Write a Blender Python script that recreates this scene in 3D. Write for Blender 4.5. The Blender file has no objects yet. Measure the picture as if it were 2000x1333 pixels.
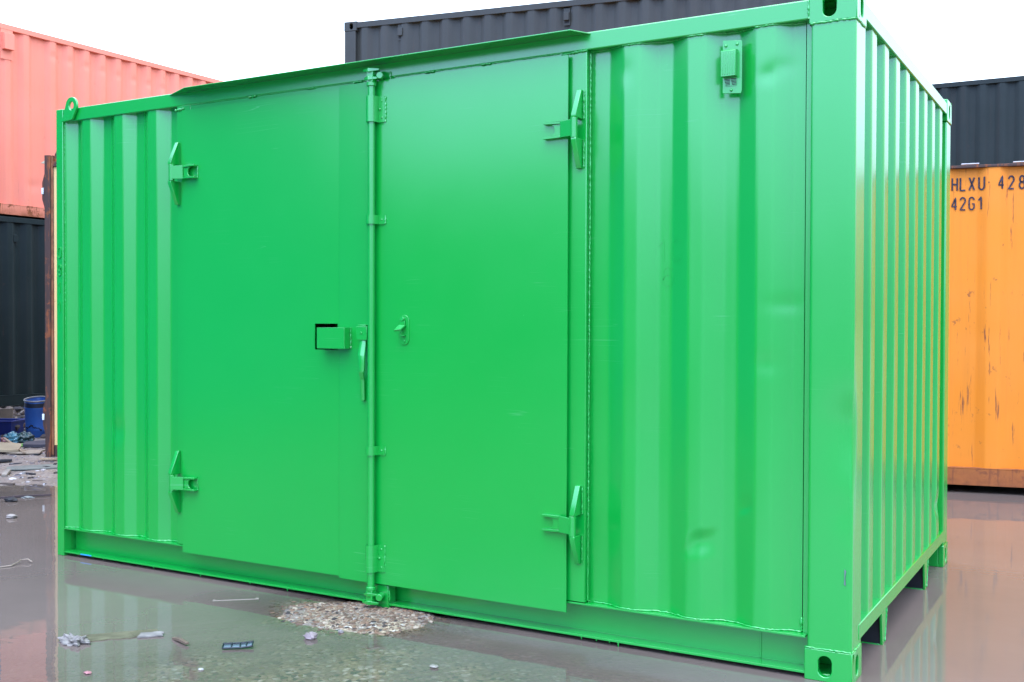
import bpy, bmesh, math, random
from mathutils import Vector, Matrix, noise as mnoise

# ------------------------------------------------------------------ camera, sky, sun, exposure
scene = bpy.context.scene
COL = scene.collection
CAM = (0.8714, -4.0653, 1.3349)
cam_data = bpy.data.cameras.new("camera")
cam = bpy.data.objects.new("camera", cam_data)
COL.objects.link(cam)
cam_data.sensor_width = 36.0
cam_data.lens = 37.72
cam_data.clip_start = 0.05
cam_data.clip_end = 2000
cam.location = CAM
YAW, PITCH, ROLL = 0.52048, -0.0145, 0.00315
_f = Vector((-math.sin(YAW) * math.cos(PITCH), math.cos(YAW) * math.cos(PITCH), math.sin(PITCH)))
_r = Vector((math.cos(YAW), math.sin(YAW), 0)); _u = _r.cross(_f)
_r2 = math.cos(ROLL) * _r + math.sin(ROLL) * _u; _u2 = math.cos(ROLL) * _u - math.sin(ROLL) * _r
cam.rotation_euler = Matrix((_r2, _u2, -_f)).transposed().to_euler()
scene.camera = cam

SUN_EL, SUN_AZ = math.radians(64), math.radians(172)      # azimuth measured clockwise from +Y
sdir = Vector((math.sin(SUN_AZ) * math.cos(SUN_EL), math.cos(SUN_AZ) * math.cos(SUN_EL), math.sin(SUN_EL)))
world = bpy.data.worlds.new("World"); scene.world = world; world.use_nodes = True
wn = world.node_tree.nodes; wl = world.node_tree.links
bg = wn["Background"]
sky = wn.new("ShaderNodeTexSky"); sky.sky_type = 'NISHITA'; sky.sun_disc = False
sky.sun_elevation = SUN_EL; sky.sun_rotation = SUN_AZ
sky.air_density = 1.0; sky.dust_density = 4.0; sky.ozone_density = 1.0
hs = wn.new("ShaderNodeHueSaturation"); hs.inputs['Saturation'].default_value = 0.4
cl = wn.new("ShaderNodeMix"); cl.data_type = 'RGBA'; cl.inputs[0].default_value = 0.86
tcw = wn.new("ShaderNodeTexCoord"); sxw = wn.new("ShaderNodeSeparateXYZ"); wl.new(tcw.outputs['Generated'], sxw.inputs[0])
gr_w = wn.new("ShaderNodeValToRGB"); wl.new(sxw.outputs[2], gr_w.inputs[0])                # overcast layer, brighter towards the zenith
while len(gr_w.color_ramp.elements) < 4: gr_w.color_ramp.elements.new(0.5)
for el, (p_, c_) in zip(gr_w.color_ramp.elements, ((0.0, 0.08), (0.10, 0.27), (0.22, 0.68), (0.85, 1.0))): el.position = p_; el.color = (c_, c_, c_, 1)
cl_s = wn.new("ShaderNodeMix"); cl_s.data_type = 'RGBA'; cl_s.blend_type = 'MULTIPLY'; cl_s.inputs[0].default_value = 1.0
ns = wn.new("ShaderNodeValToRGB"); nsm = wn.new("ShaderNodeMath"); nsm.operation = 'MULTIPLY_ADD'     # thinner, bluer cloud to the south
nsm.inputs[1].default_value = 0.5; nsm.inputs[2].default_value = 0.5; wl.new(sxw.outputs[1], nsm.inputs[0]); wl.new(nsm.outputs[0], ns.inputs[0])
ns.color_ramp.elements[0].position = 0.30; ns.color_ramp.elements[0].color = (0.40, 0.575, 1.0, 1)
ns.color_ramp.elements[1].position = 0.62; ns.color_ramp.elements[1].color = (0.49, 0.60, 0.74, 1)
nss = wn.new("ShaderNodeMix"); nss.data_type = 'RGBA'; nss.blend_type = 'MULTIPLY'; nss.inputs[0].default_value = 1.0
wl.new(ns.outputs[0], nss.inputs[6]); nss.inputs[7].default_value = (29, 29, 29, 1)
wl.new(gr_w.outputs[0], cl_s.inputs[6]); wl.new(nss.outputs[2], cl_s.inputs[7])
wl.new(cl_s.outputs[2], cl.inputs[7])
wl.new(sky.outputs[0], hs.inputs['Color']); wl.new(hs.outputs[0], cl.inputs[6])
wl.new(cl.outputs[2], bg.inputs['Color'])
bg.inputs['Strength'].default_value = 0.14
sun_d = bpy.data.lights.new("sun", 'SUN'); sun_d.energy = 1.0; sun_d.angle = math.radians(35)
sun_d.color = (1.0, 0.97, 0.93)
sun = bpy.data.objects.new("sun", sun_d); COL.objects.link(sun)
sun.rotation_euler = sdir.to_track_quat('Z', 'Y').to_euler()
sun.location = (0, 0, 20)
scene.view_settings.view_transform = 'Standard'; scene.view_settings.look = 'None'
scene.view_settings.gamma = 1.0; scene.view_settings.use_curve_mapping = False
scene.view_settings.exposure = 1.04
scene.render.engine = 'CYCLES'
random.seed(7)

# ------------------------------------------------------------------ material helpers
def new_mat(name):
    m = bpy.data.materials.new(name); m.use_nodes = True
    nt = m.node_tree
    return m, nt, nt.nodes["Principled BSDF"]

def N(nt, t, **kw):
    n = nt.nodes.new(t)
    for k, v in kw.items():
        if k == 'ins':
            for a, b in v.items(): n.inputs[a].default_value = b
        else: setattr(n, k, v)
    return n

def objcoord(nt, scale=(1, 1, 1)):
    tc = N(nt, "ShaderNodeTexCoord"); mp = N(nt, "ShaderNodeMapping")
    mp.inputs['Scale'].default_value = scale
    nt.links.new(tc.outputs['Object'], mp.inputs['Vector'])
    return mp.outputs[0]

def noise(nt, vec, scale, detail=4, rough=0.55):
    n = N(nt, "ShaderNodeTexNoise", ins={'Scale': scale, 'Detail': detail, 'Roughness': rough})
    nt.links.new(vec, n.inputs['Vector']); return n.outputs[0]

def ramp(nt, fac, stops):
    r = N(nt, "ShaderNodeValToRGB"); e = r.color_ramp.elements
    while len(e) < len(stops): e.new(0.5)
    for el, (p, c) in zip(e, stops):
        el.position = p; el.color = (c, c, c, 1) if not hasattr(c, '__len__') else (*c, 1)
    nt.links.new(fac, r.inputs[0]); return r.outputs[0]

def mixc(nt, fac, a, b):
    m = N(nt, "ShaderNodeMix", data_type='RGBA')
    for s, idx in ((fac, 0), (a, 6), (b, 7)):
        if hasattr(s, 'links') or isinstance(s, bpy.types.NodeSocket): nt.links.new(s, m.inputs[idx])
        else: m.inputs[idx].default_value = s if idx == 0 else (*s, 1)
    return m.outputs[2]

def mth(nt, op, a, b=0.0, clamp=False):
    m = N(nt, "ShaderNodeMath", operation=op, use_clamp=clamp)
    for s, i in ((a, 0), (b, 1)):
        if isinstance(s, bpy.types.NodeSocket): nt.links.new(s, m.inputs[i])
        else: m.inputs[i].default_value = s
    return m.outputs[0]

def bump(nt, bsdf, layers):
    """layers: (height socket, distance, strength)"""
    prev = None
    for h, d, s in layers:
        b = N(nt, "ShaderNodeBump"); b.inputs['Strength'].default_value = s; b.inputs['Distance'].default_value = d
        nt.links.new(h, b.inputs['Height'])
        if prev: nt.links.new(prev, b.inputs['Normal'])
        prev = b.outputs[0]
    nt.links.new(prev, bsdf.inputs['Normal'])

def fresh_paint(name, col, rough):
    """thick new gloss paint: faint brush streaks, panel waviness, slight tone drift"""
    m, nt, b = new_mat(name)
    v = objcoord(nt); vs = objcoord(nt, (1.2, 1.2, 26)); vv = objcoord(nt, (30, 30, 1.0))
    drift = noise(nt, v, 1.3, 5)
    c = mixc(nt, ramp(nt, drift, [(0.35, 0.0), (0.7, 1.0)]), tuple(x * 0.985 for x in col), tuple(min(1, x * 1.015) for x in col))
    spk = ramp(nt, noise(nt, v, 95, 2), [(0.765, 0.0), (0.79, 1.0)])
    c = mixc(nt, mth(nt, 'MULTIPLY', spk, 0.25), c, tuple(min(1, x * 1.5 + 0.05) for x in col))
    # sparse fine scratches, mostly level, a few slanting
    for sc_, rot in (((0.35, 0.35, 42), 0.0), ((0.5, 0.5, 30), 0.5)):
        mp = N(nt, "ShaderNodeMapping"); tcs = N(nt, "ShaderNodeTexCoord"); nt.links.new(tcs.outputs['Object'], mp.inputs['Vector'])
        mp.inputs['Rotation'].default_value = (0, rot, 0); mp.inputs['Scale'].default_value = sc_
        ln = ramp(nt, noise(nt, mp.outputs[0], 1.0, 1, 0.4), [(0.4955, 0.0), (0.498, 1.0), (0.4995, 1.0), (0.502, 0.0)])
        gate = ramp(nt, noise(nt, v, 2.6 + rot, 3), [(0.60, 0.0), (0.68, 1.0)])
        c = mixc(nt, mth(nt, 'MULTIPLY', mth(nt, 'MULTIPLY', ln, gate), 0.28), c, (0.16, 0.42, 0.22))
    nt.links.new(c, b.inputs['Base Color'])
    rr = N(nt, "ShaderNodeMapRange", ins={'From Min': 0.3, 'From Max': 0.7, 'To Min': rough - 0.008, 'To Max': rough + 0.012})
    nt.links.new(noise(nt, v, 5, 4), rr.inputs[0]); nt.links.new(rr.outputs[0], b.inputs['Roughness'])
    b.inputs['Specular IOR Level'].default_value = 1.0
    return m

def old_paint(name, col, rough=0.45, rust=0.3, rust_low=None, fade=0.25, streak=0.35, dark=(0.06, 0.03, 0.02), spots=0.5, run_t=0.66, chip_t=0.63):
    """weathered container paint: fading, rain streaks, rust chips, rust creeping up from the base (object z)"""
    m, nt, b = new_mat(name)
    v = objcoord(nt); vst = objcoord(nt, (9, 9, 0.45))
    big = noise(nt, v, 0.9, 5)
    c = mixc(nt, mth(nt, 'MULTIPLY', ramp(nt, big, [(0.3, 0.0), (0.75, 1.0)]), fade), col, tuple(min(1, x * 0.75 + 0.16) for x in col))
    st = ramp(nt, noise(nt, vst, 1.6, 5, 0.6), [(0.52, 0.0), (0.8, 1.0)])
    c = mixc(nt, mth(nt, 'MULTIPLY', st, streak), c, tuple(x * 0.55 + y * 0.5 for x, y in zip(col, dark)))
    chip = ramp(nt, noise(nt, v, 7, 8, 0.68), [(chip_t, 0.0), (chip_t + 0.05, 1.0)])
    chip = mth(nt, 'MULTIPLY', chip, spots)
    vv = objcoord(nt, (30, 30, 2.0))
    run = ramp(nt, noise(nt, vv, 1.0, 6, 0.7), [(run_t, 0.0), (run_t + 0.06, 1.0)])
    fac = mth(nt, 'MAXIMUM', chip, mth(nt, 'MULTIPLY', run, rust))
    if rust_low:
        sx = N(nt, "ShaderNodeSeparateXYZ"); tc = N(nt, "ShaderNodeTexCoord"); nt.links.new(tc.outputs['Object'], sx.inputs[0])
        zz = N(nt, "ShaderNodeMapRange", ins={'From Min': 0.0, 'From Max': rust_low, 'To Min': 1.0, 'To Max': 0.0}); zz.clamp = True
        nt.links.new(sx.outputs[2], zz.inputs[0])
        low = mth(nt, 'MULTIPLY', zz.outputs[0], ramp(nt, noise(nt, objcoord(nt, (3, 3, 6)), 2.5, 6, 0.65), [(0.3, 0.2), (0.6, 1.0)]))
        fac = mth(nt, 'MAXIMUM', fac, low)
    rc = mixc(nt, noise(nt, v, 22, 5), (0.09, 0.035, 0.02), (0.34, 0.1, 0.035))
    nt.links.new(mixc(nt, fac, c, rc), b.inputs['Base Color'])
    rg = N(nt, "ShaderNodeMapRange", ins={'To Min': rough, 'To Max': 0.9}); nt.links.new(fac, rg.inputs[0])
    nt.links.new(rg.outputs[0], b.inputs['Roughness'])
    b.inputs['Specular IOR Level'].default_value = 0.16
    bump(nt, b, [(noise(nt, v, 1.8, 3), 0.01, 0.3), (noise(nt, v, 40, 4), 0.001, 0.25)])
    return m

def plain(name, col, rough=0.6, var=0.25, scale=8, bumpd=0.003, spec=0.4):
    m, nt, b = new_mat(name)
    v = objcoord(nt)
    nz = noise(nt, v, scale, 6, 0.6)
    nt.links.new(mixc(nt, ramp(nt, nz, [(0.3, 0.0), (0.7, 1.0)]), tuple(x * (1 - var) for x in col), tuple(min(1, x * (1 + var)) for x in col)), b.inputs['Base Color'])
    b.inputs['Roughness'].default_value = rough; b.inputs['Specular IOR Level'].default_value = spec
    bump(nt, b, [(noise(nt, v, scale * 3, 5), bumpd, 0.5)])
    return m

GREEN = fresh_paint("green_gloss_paint", (0.001, 0.275, 0.027), 0.21)
GREEN_W = fresh_paint("green_gloss_paint_on_weld", (0.002, 0.285, 0.030), 0.24)
DARK = plain("near_black", (0.008, 0.008, 0.008), 0.8)  # near-black colour; also paints in the shade of slots and tunnel walls
STEEL = plain("bare_scratched_steel", (0.12, 0.13, 0.15), 0.4)
BLUE_TAPE = plain("old_blue_paint", (0.02, 0.25, 0.55), 0.5)
CORAL = old_paint("faded_coral_paint", (0.82, 0.225, 0.135), 0.5, rust=0.25, rust_low=0.17, fade=0.3, streak=0.12, spots=0.15)
CORAL_R = old_paint("rusted_coral_paint", (0.66, 0.19, 0.10), 0.7, rust=1.0, rust_low=0.11, fade=0.3, streak=0.6, spots=0.95, run_t=0.56, chip_t=0.53)
DKGREEN = old_paint("dark_green_paint", (0.009, 0.016, 0.015), 0.5, rust=0.15, fade=0.05, streak=0.3, spots=0.1)
SLATE = old_paint("slate_blue_paint", (0.037, 0.037, 0.031), 0.42, rust=0.1, fade=0.08, streak=0.3, spots=0.08)
ORANGE = old_paint("orange_paint", (0.66, 0.19, 0.012), 0.5, rust=1.0, fade=0.10, streak=0.30, spots=0.75, run_t=0.61, chip_t=0.635)
ORANGE_R = old_paint("rusted_orange_paint", (0.34, 0.10, 0.02), 0.7, rust=1.0, rust_low=0.22, fade=0.1, streak=0.7, spots=0.95, run_t=0.55, chip_t=0.52)
YELLOW = old_paint("faded_yellow_paint", (0.66, 0.43, 0.17), 0.5, rust=0.9, fade=0.3, streak=0.35, spots=0.5)
RUST = old_paint("brown_rusted_steel", (0.060, 0.034, 0.027), 0.8, rust=1.0, fade=0.05, streak=0.5, spots=0.9, run_t=0.55, chip_t=0.54)
BLUE = old_paint("blue_container_paint", (0.03, 0.07, 0.20), 0.5, rust=0.2, fade=0.15, streak=0.3, spots=0.2)
LETTER = plain("worn_black_lettering", (0.03, 0.02, 0.03), 0.8, 0.9, 45, 0.0002)

# ------------------------------------------------------------------ mesh helpers
class MB:
    def __init__(s): s.v = []; s.f = []
    def add(s, vs, fs):
        o = len(s.v); s.v += [tuple(p) for p in vs]; s.f += [tuple(i + o for i in f) for f in fs]; return s
    def box(s, x0, x1, y0, y1, z0, z1):
        v = [(x0, y0, z0), (x1, y0, z0), (x1, y1, z0), (x0, y1, z0), (x0, y0, z1), (x1, y0, z1), (x1, y1, z1), (x0, y1, z1)]
        return s.add(v, [(0, 3, 2, 1), (4, 5, 6, 7), (0, 1, 5, 4), (1, 2, 6, 5), (2, 3, 7, 6), (3, 0, 4, 7)])
    def prism(s, poly, axis, a, b):
        """poly in the two remaining axes (in xyz order), extruded along axis from a to b"""
        def P(p, t):
            q = list(p); q.insert(axis, t); return tuple(q)
        n = len(poly)
        vs = [P(p, a) for p in poly] + [P(p, b) for p in poly]
        fs = [tuple(range(n)), tuple(range(2 * n - 1, n - 1, -1))] + [(i, i + n, (i + 1) % n + n, (i + 1) % n) for i in range(n)]
        return s.add(vs, fs)
    def tube(s, pts, r, n=12, cap=True):
        pts = [Vector(p) for p in pts]; rs = r if hasattr(r, '__len__') else [r] * len(pts)
        vs = []; fs = []; up = None
        for i, p in enumerate(pts):
            t = (pts[min(i + 1, len(pts) - 1)] - pts[max(i - 1, 0)]).normalized()
            if up is None: up = Vector((0, 0, 1)) if abs(t.z) < 0.9 else Vector((1, 0, 0))
            a = t.cross(up).normalized(); up = a.cross(t).normalized()
            for k in range(n):
                w = 2 * math.pi * k / n
                vs.append(p + rs[i] * (math.cos(w) * a + math.sin(w) * up))
        for i in range(len(pts) - 1):
            for k in range(n):
                fs.append((i * n + k, i * n + (k + 1) % n, (i + 1) * n + (k + 1) % n, (i + 1) * n + k))
        if cap:
            fs.append(tuple(range(n - 1, -1, -1))); fs.append(tuple(range((len(pts) - 1) * n, len(pts) * n)))
        return s.add(vs, fs)
    def grid(s, rows):
        """rows: list of equally long lists of points"""
        n = len(rows[0]); vs = [p for r in rows for p in r]
        return s.add(vs, [(i * n + j, i * n + j + 1, (i + 1) * n + j + 1, (i + 1) * n + j) for i in range(len(rows) - 1) for j in range(n - 1)])
    def ring_plate(s, outer, inner, depth_vec):
        """two equally long 3D loops -> plate with a hole, thickness along depth_vec"""
        n = len(outer); d = Vector(depth_vec)
        vs = [Vector(p) for p in outer] + [Vector(p) for p in inner]
        vs += [p + d for p in vs]
        fs = []
        for i in range(n):
            j = (i + 1) % n
            fs += [(i, j, n + j, n + i), (2 * n + j, 2 * n + i, 3 * n + i, 3 * n + j), (i, 2 * n + i, 2 * n + j, j), (n + i, n + j, 3 * n + j, 3 * n + i)]
        return s.add(vs, fs)
    def sphere(s, c, r, sq=(1, 1, 1), n=8, m=5):
        vs = []; c = Vector(c)
        for i in range(m + 1):
            a = math.pi * i / m
            for k in range(n):
                w = 2 * math.pi * k / n
                vs.append(c + Vector((r * sq[0] * math.sin(a) * math.cos(w), r * sq[1] * math.sin(a) * math.sin(w), r * sq[2] * math.cos(a))))
        return s.add(vs, [(i * n + k, (i + 1) * n + k, (i + 1) * n + (k + 1) % n, i * n + (k + 1) % n) for i in range(m) for k in range(n)])
    def bead(s, pts, r=0.005, seed=0, step=0.006):
        """hand-laid weld bead: a lumpy tube"""
        rnd = random.Random(seed); P = [Vector(p) for p in pts]; out = []; rs = []
        for a, b in zip(P[:-1], P[1:]):
            k = max(2, int((b - a).length / step))
            for i in range(k):
                out.append(a.lerp(b, i / k) + Vector([rnd.uniform(-1, 1) * r * 0.3 for _ in range(3)])); rs.append(r * rnd.uniform(0.55, 1.25))
        out.append(P[-1]); rs.append(r * 0.6)
        return s.tube(out, rs, 6)
    def build(s, name, mat, parent=None, local=False, bevel=0, smooth=35, seg=2, weld=True):
        me = bpy.data.meshes.new(name)
        vs = s.v
        o = bpy.data.objects.new(name, me)
        if parent is not None:
            top = parent
            while top.parent: top = top.parent
            if not local:
                inv = (Matrix.Translation(top.location) @ top.rotation_euler.to_matrix().to_4x4()).inverted()
                vs = [inv @ Vector(p) for p in vs]
            o.parent = parent
        me.from_pydata([tuple(p) for p in vs], [], s.f)
        bm = bmesh.new(); bm.from_mesh(me)
        if weld: bmesh.ops.remove_doubles(bm, verts=bm.verts, dist=1e-5)
        bmesh.ops.recalc_face_normals(bm, faces=bm.faces)
        bm.to_mesh(me); bm.free()
        me.polygons.foreach_set('use_smooth', [True] * len(me.polygons))
        me.set_sharp_from_angle(angle=math.radians(smooth))
        me.materials.append(mat)
        COL.objects.link(o)
        if bevel:
            md = o.modifiers.new("bevel", 'BEVEL'); md.width = bevel; md.segments = seg; md.limit_method = 'ANGLE'; md.angle_limit = math.radians(40)
            md.harden_normals = False
        return o

def thing(name, label, cat, loc=(0, 0, 0), rz=0, group=None):
    o = bpy.data.objects.new(name, None); COL.objects.link(o); o.empty_display_size = 0.2
    o.location = loc; o.rotation_euler = (0, 0, rz); o['label'] = label; o['category'] = cat
    if group: o['group'] = group
    return o

def tag(o, label=None, cat=None, group=None, kind=None):
    for k, v in (('label', label), ('category', cat), ('group', group), ('kind', kind)):
        if v: o[k] = v
    return o

def recenter(o):
    """put a one-mesh thing's origin at its base"""
    me = o.data; n = len(me.vertices)
    cx = sum(v.co.x for v in me.vertices) / n; cy = sum(v.co.y for v in me.vertices) / n; cz = min(v.co.z for v in me.vertices)
    me.transform(Matrix.Translation((-cx, -cy, -cz))); o.location = (cx, cy, cz); return o

def round_corners(pts, t=0.008, n=3):
    out = [pts[0]]
    for a, b, c in zip(pts[:-2], pts[1:-1], pts[2:]):
        A, B, C = Vector(a), Vector(b), Vector(c)
        p = B + (A - B).normalized() * min(t, (A - B).length * 0.45); q = B + (C - B).normalized() * min(t, (C - B).length * 0.45)
        for i in range(n + 1):
            w = i / n
            out.append(tuple((1 - w) ** 2 * p + 2 * w * (1 - w) * B + w * w * q))
    out.append(pts[-1]); return out

def corrugated(prof, zs, place):
    """prof: (u, depth) points; place(u, d, z) -> xyz"""
    mb = MB(); mb.grid([[place(u, d, z) for (u, d) in prof] for z in zs]); return mb

def lin(a, b, n): return [a + (b - a) * i / n for i in range(n + 1)]

def oval(cx, cy, w, h, n):
    """stadium-like loop sampled by angle, n points"""
    out = []
    r = min(w, h) / 2; L = abs(h - w) / 2
    for k in range(n):
        a = 2 * math.pi * (k + 0.5) / n
        x, y = math.cos(a) * r, math.sin(a) * r
        if h > w: y += L if y > 0 else -L
        else: x += L if x > 0 else -L
        out.append((cx + x, cy + y))
    return out

def rect_loop(x0, x1, y0, y1, cx, cy, n):
    """rectangle boundary hit by rays from (cx,cy), corners kept"""
    out = []
    for k in range(n):
        a = 2 * math.pi * (k + 0.5) / n
        dx, dy = math.cos(a), math.sin(a); t = 1e9
        if dx > 1e-9: t = min(t, (x1 - cx) / dx)
        if dx < -1e-9: t = min(t, (x0 - cx) / dx)
        if dy > 1e-9: t = min(t, (y1 - cy) / dy)
        if dy < -1e-9: t = min(t, (y0 - cy) / dy)
        out.append((cx + dx * t, cy + dy * t))
    for c in ((x0, y0), (x1, y0), (x1, y1), (x0, y1)):
        k = min(range(n), key=lambda i: (out[i][0] - c[0]) ** 2 + (out[i][1] - c[1]) ** 2); out[k] = c
    return out

def casting(mb, sx, sy, x, y, z, dx=0.178, dy=0.162, dz=0.118, holes=True):
    """corner casting: outer corner at (x,y), body running sx/sy inwards; ovals in the long and the end face"""
    x1, y1 = x + sx * dx, y + sy * dy; t = 0.028
    xa, xb = min(x, x1), max(x, x1); ya, yb = min(y, y1), max(y, y1)
    if not holes: return mb.box(xa, xb, ya, yb, z, z + dz)
    n = 24; cz = z + dz * 0.48
    cx = x + sx * dx * 0.57; cy = y + sy * dy * 0.5
    o = rect_loop(xa, xb, z, z + dz, cx, cz, n); i = oval(cx, cz, 0.051, 0.079, n)
    mb.ring_plate([(p[0], y, p[1]) for p in o], [(p[0], y, p[1]) for p in i], (0, sy * t, 0))
    ya2, yb2 = (ya + t, yb) if sy > 0 else (ya, yb - t)
    o = rect_loop(ya2, yb2, z, z + dz, cy, cz, n); i = oval(cy, cz, 0.051, 0.079, n)
    mb.ring_plate([(x, p[0], p[1]) for p in o], [(x, p[0], p[1]) for p in i], (sx * t, 0, 0))
    xa2, xb2 = (xa + t, xb) if sx > 0 else (xa, xb - t)
    mb.box(xa2, xb2, ya2, yb2, z + dz - t, z + dz); mb.box(xa2, xb2, ya2, yb2, z, z + 0.02)
    bx = xb2 - 0.006 if sx > 0 else xa2; by = yb2 - 0.006 if sy > 0 else ya2
    mb.box(bx, bx + 0.006, ya2, yb2, z + 0.02, z + dz - t); mb.box(xa2, xb2, by, by + 0.006, z + 0.02, z + dz - t)
    return mb

# strokes of a condensed stencil-like alphabet, unit box 0..1 wide, 0..1 high (only the characters used)
def arc(cx, cy, rx, ry, a0, a1, n=10): return [(cx + rx * math.cos(math.radians(a0 + (a1 - a0) * i / n)), cy + ry * math.sin(math.radians(a0 + (a1 - a0) * i / n))) for i in range(n + 1)]
GLYPH = {
 'H': [[(0, 0), (0, 1)], [(1, 0), (1, 1)], [(0, .5), (1, .5)]], 'L': [[(0, 1), (0, 0), (1, 0)]], 'X': [[(0, 0), (1, 1)], [(0, 1), (1, 0)]],
 'U': [[(0, 1)] + arc(.5, .28, .5, .28, 180, 360) + [(1, 1)]], '4': [[(.75, 0), (.75, 1), (0, .28), (1, .28)]],
 '2': [arc(.5, .74, .5, .26, 170, -20) + [(0, 0), (1, 0)]], '8': [arc(.5, .75, .42, .25, 0, 360, 20), arc(.5, .26, .5, .26, 0, 360, 20)],
 'G': [[(1, .78)] + arc(.5, .74, .5, .26, 20, 180) + arc(.5, .26, .5, .26, 180, 360) + [(1, .47), (.55, .47)]], '1': [[(.1, .72), (.6, 1), (.6, 0)]],
 '0': [arc(.5, .72, .5, .28, 0, 180) + arc(.5, .28, .5, .28, 180, 360) + [(1, .72)]], '9': [arc(.5, .7, .5, .3, 0, 360, 20), [(1, .7)] + arc(.5, .28, .5, .28, 0, -150)],
 'C': [[(1, .78)] + arc(.5, .74, .5, .26, 20, 180) + arc(.5, .26, .5, .26, 180, 340)], '6': [arc(.5, .3, .5, .3, 0, 360, 20), [(0, .3)] + arc(.5, .72, .5, .28, 180, 30)],
 '.': [[(.3, .1), (.7, .1)]],
}
def stroke_glyph(mb, ch, x, z, w, h, th, place, thick=0.0012):
    """flat raised strokes; place(u, z, lift) -> xyz"""
    for st in GLYPH[ch]:
        pts = [(x + p[0] * w, z + p[1] * h) for p in st]
        fine = []
        for a, b in zip(pts[:-1], pts[1:]):
            k = max(1, int(math.hypot(b[0] - a[0], b[1] - a[1]) / 0.012))
            fine += [(a[0] + (b[0] - a[0]) * i / k, a[1] + (b[1] - a[1]) * i / k) for i in range(k)]
        fine.append(pts[-1])
        L = []; R = []
        for i, p in enumerate(fine):
            a = fine[max(i - 1, 0)]; b = fine[min(i + 1, len(fine) - 1)]
            dx, dz = b[0] - a[0], b[1] - a[1]; l = math.hypot(dx, dz) or 1
            L.append((p[0] - dz / l * th / 2, p[1] + dx / l * th / 2)); R.append((p[0] + dz / l * th / 2, p[1] - dx / l * th / 2))
        top = [place(p[0], p[1], thick) for p in L], [place(p[0], p[1], thick) for p in R]
        bot = [place(p[0], p[1], 0) for p in L], [place(p[0], p[1], 0) for p in R]
        mb.grid([bot[0], top[0], top[1], bot[1]])

# ------------------------------------------------------------------ ground and water
def smooth01(t): t = max(0.0, min(1.0, t)); return t * t * (3 - 2 * t)
def ell(x, y, cx, cy, rx, ry, rot=0):
    dx, dy = x - cx, y - cy; c, s = math.cos(rot), math.sin(rot)
    return math.hypot((dx * c + dy * s) / rx, (-dx * s + dy * c) / ry)
def ground_h(x, y):
    n1 = mnoise.noise((x * 0.9, y * 0.9, 0.3)); n2 = mnoise.noise((x * 3.1, y * 3.1, 4.0)); n3 = mnoise.noise((x * 11, y * 11, 9.0))
    h = -0.09 + 0.012 * n1 + 0.008 * n2 + 0.003 * n3
    s = (-x + y) * 0.7071                                         # the mud bank rises towards the back left
    bank = (s - 5.98 + 0.14 * n1 + 0.04 * n2)
    if bank > -1.2: h = max(h, min(0.085, 0.036 * bank) + 0.006 * n1 + 0.009 * n2 + 0.006 * n3)
    e = ell(x, y, -2.15, -0.15, 0.40, 0.27, 0.12) + 0.5 * n2 + 0.22 * n3                # broken concrete hump by the doors
    if e < 2.2: h = max(h, 0.011 - 0.026 * max(0, e - 0.45) ** 1.2 + 0.006 * n2 + 0.005 * n3)
    e = ell(x, y, -1.55, -0.98, 0.85, 0.62, 0.35)                # shallow shelf in front of it
    if e < 2.5: h = max(h, -0.006 - 0.02 * max(0, e - 0.5) ** 1.3 + 0.006 * n2 + 0.004 * n3)
    e = ell(x, y, -2.35, -1.5, 0.7, 0.5, 0.3)
    if e < 2.5: h = max(h, -0.013 - 0.02 * max(0, e - 0.4) ** 1.3 + 0.005 * n2 + 0.004 * n3)
    return h
def axis(fine0, fine1, step, far):
    a = [fine0]; 
    while a[-1] < fine1: a.append(a[-1] + step)
    d = step
    lo = fine0; pre = []
    while lo > -far: d *= 1.35; lo -= d; pre.append(lo)
    d = step; hi = a[-1]; post = []
    while hi < far: d *= 1.35; hi += d; post.append(hi)
    return pre[::-1] + a + post
GX = axis(-9.6, 1.6, 0.045, 400); GY = axis(-2.4, 4.2, 0.045, 400)
g = MB(); g.grid([[(x, y, ground_h(x, y)) for x in GX] for y in GY])

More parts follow.
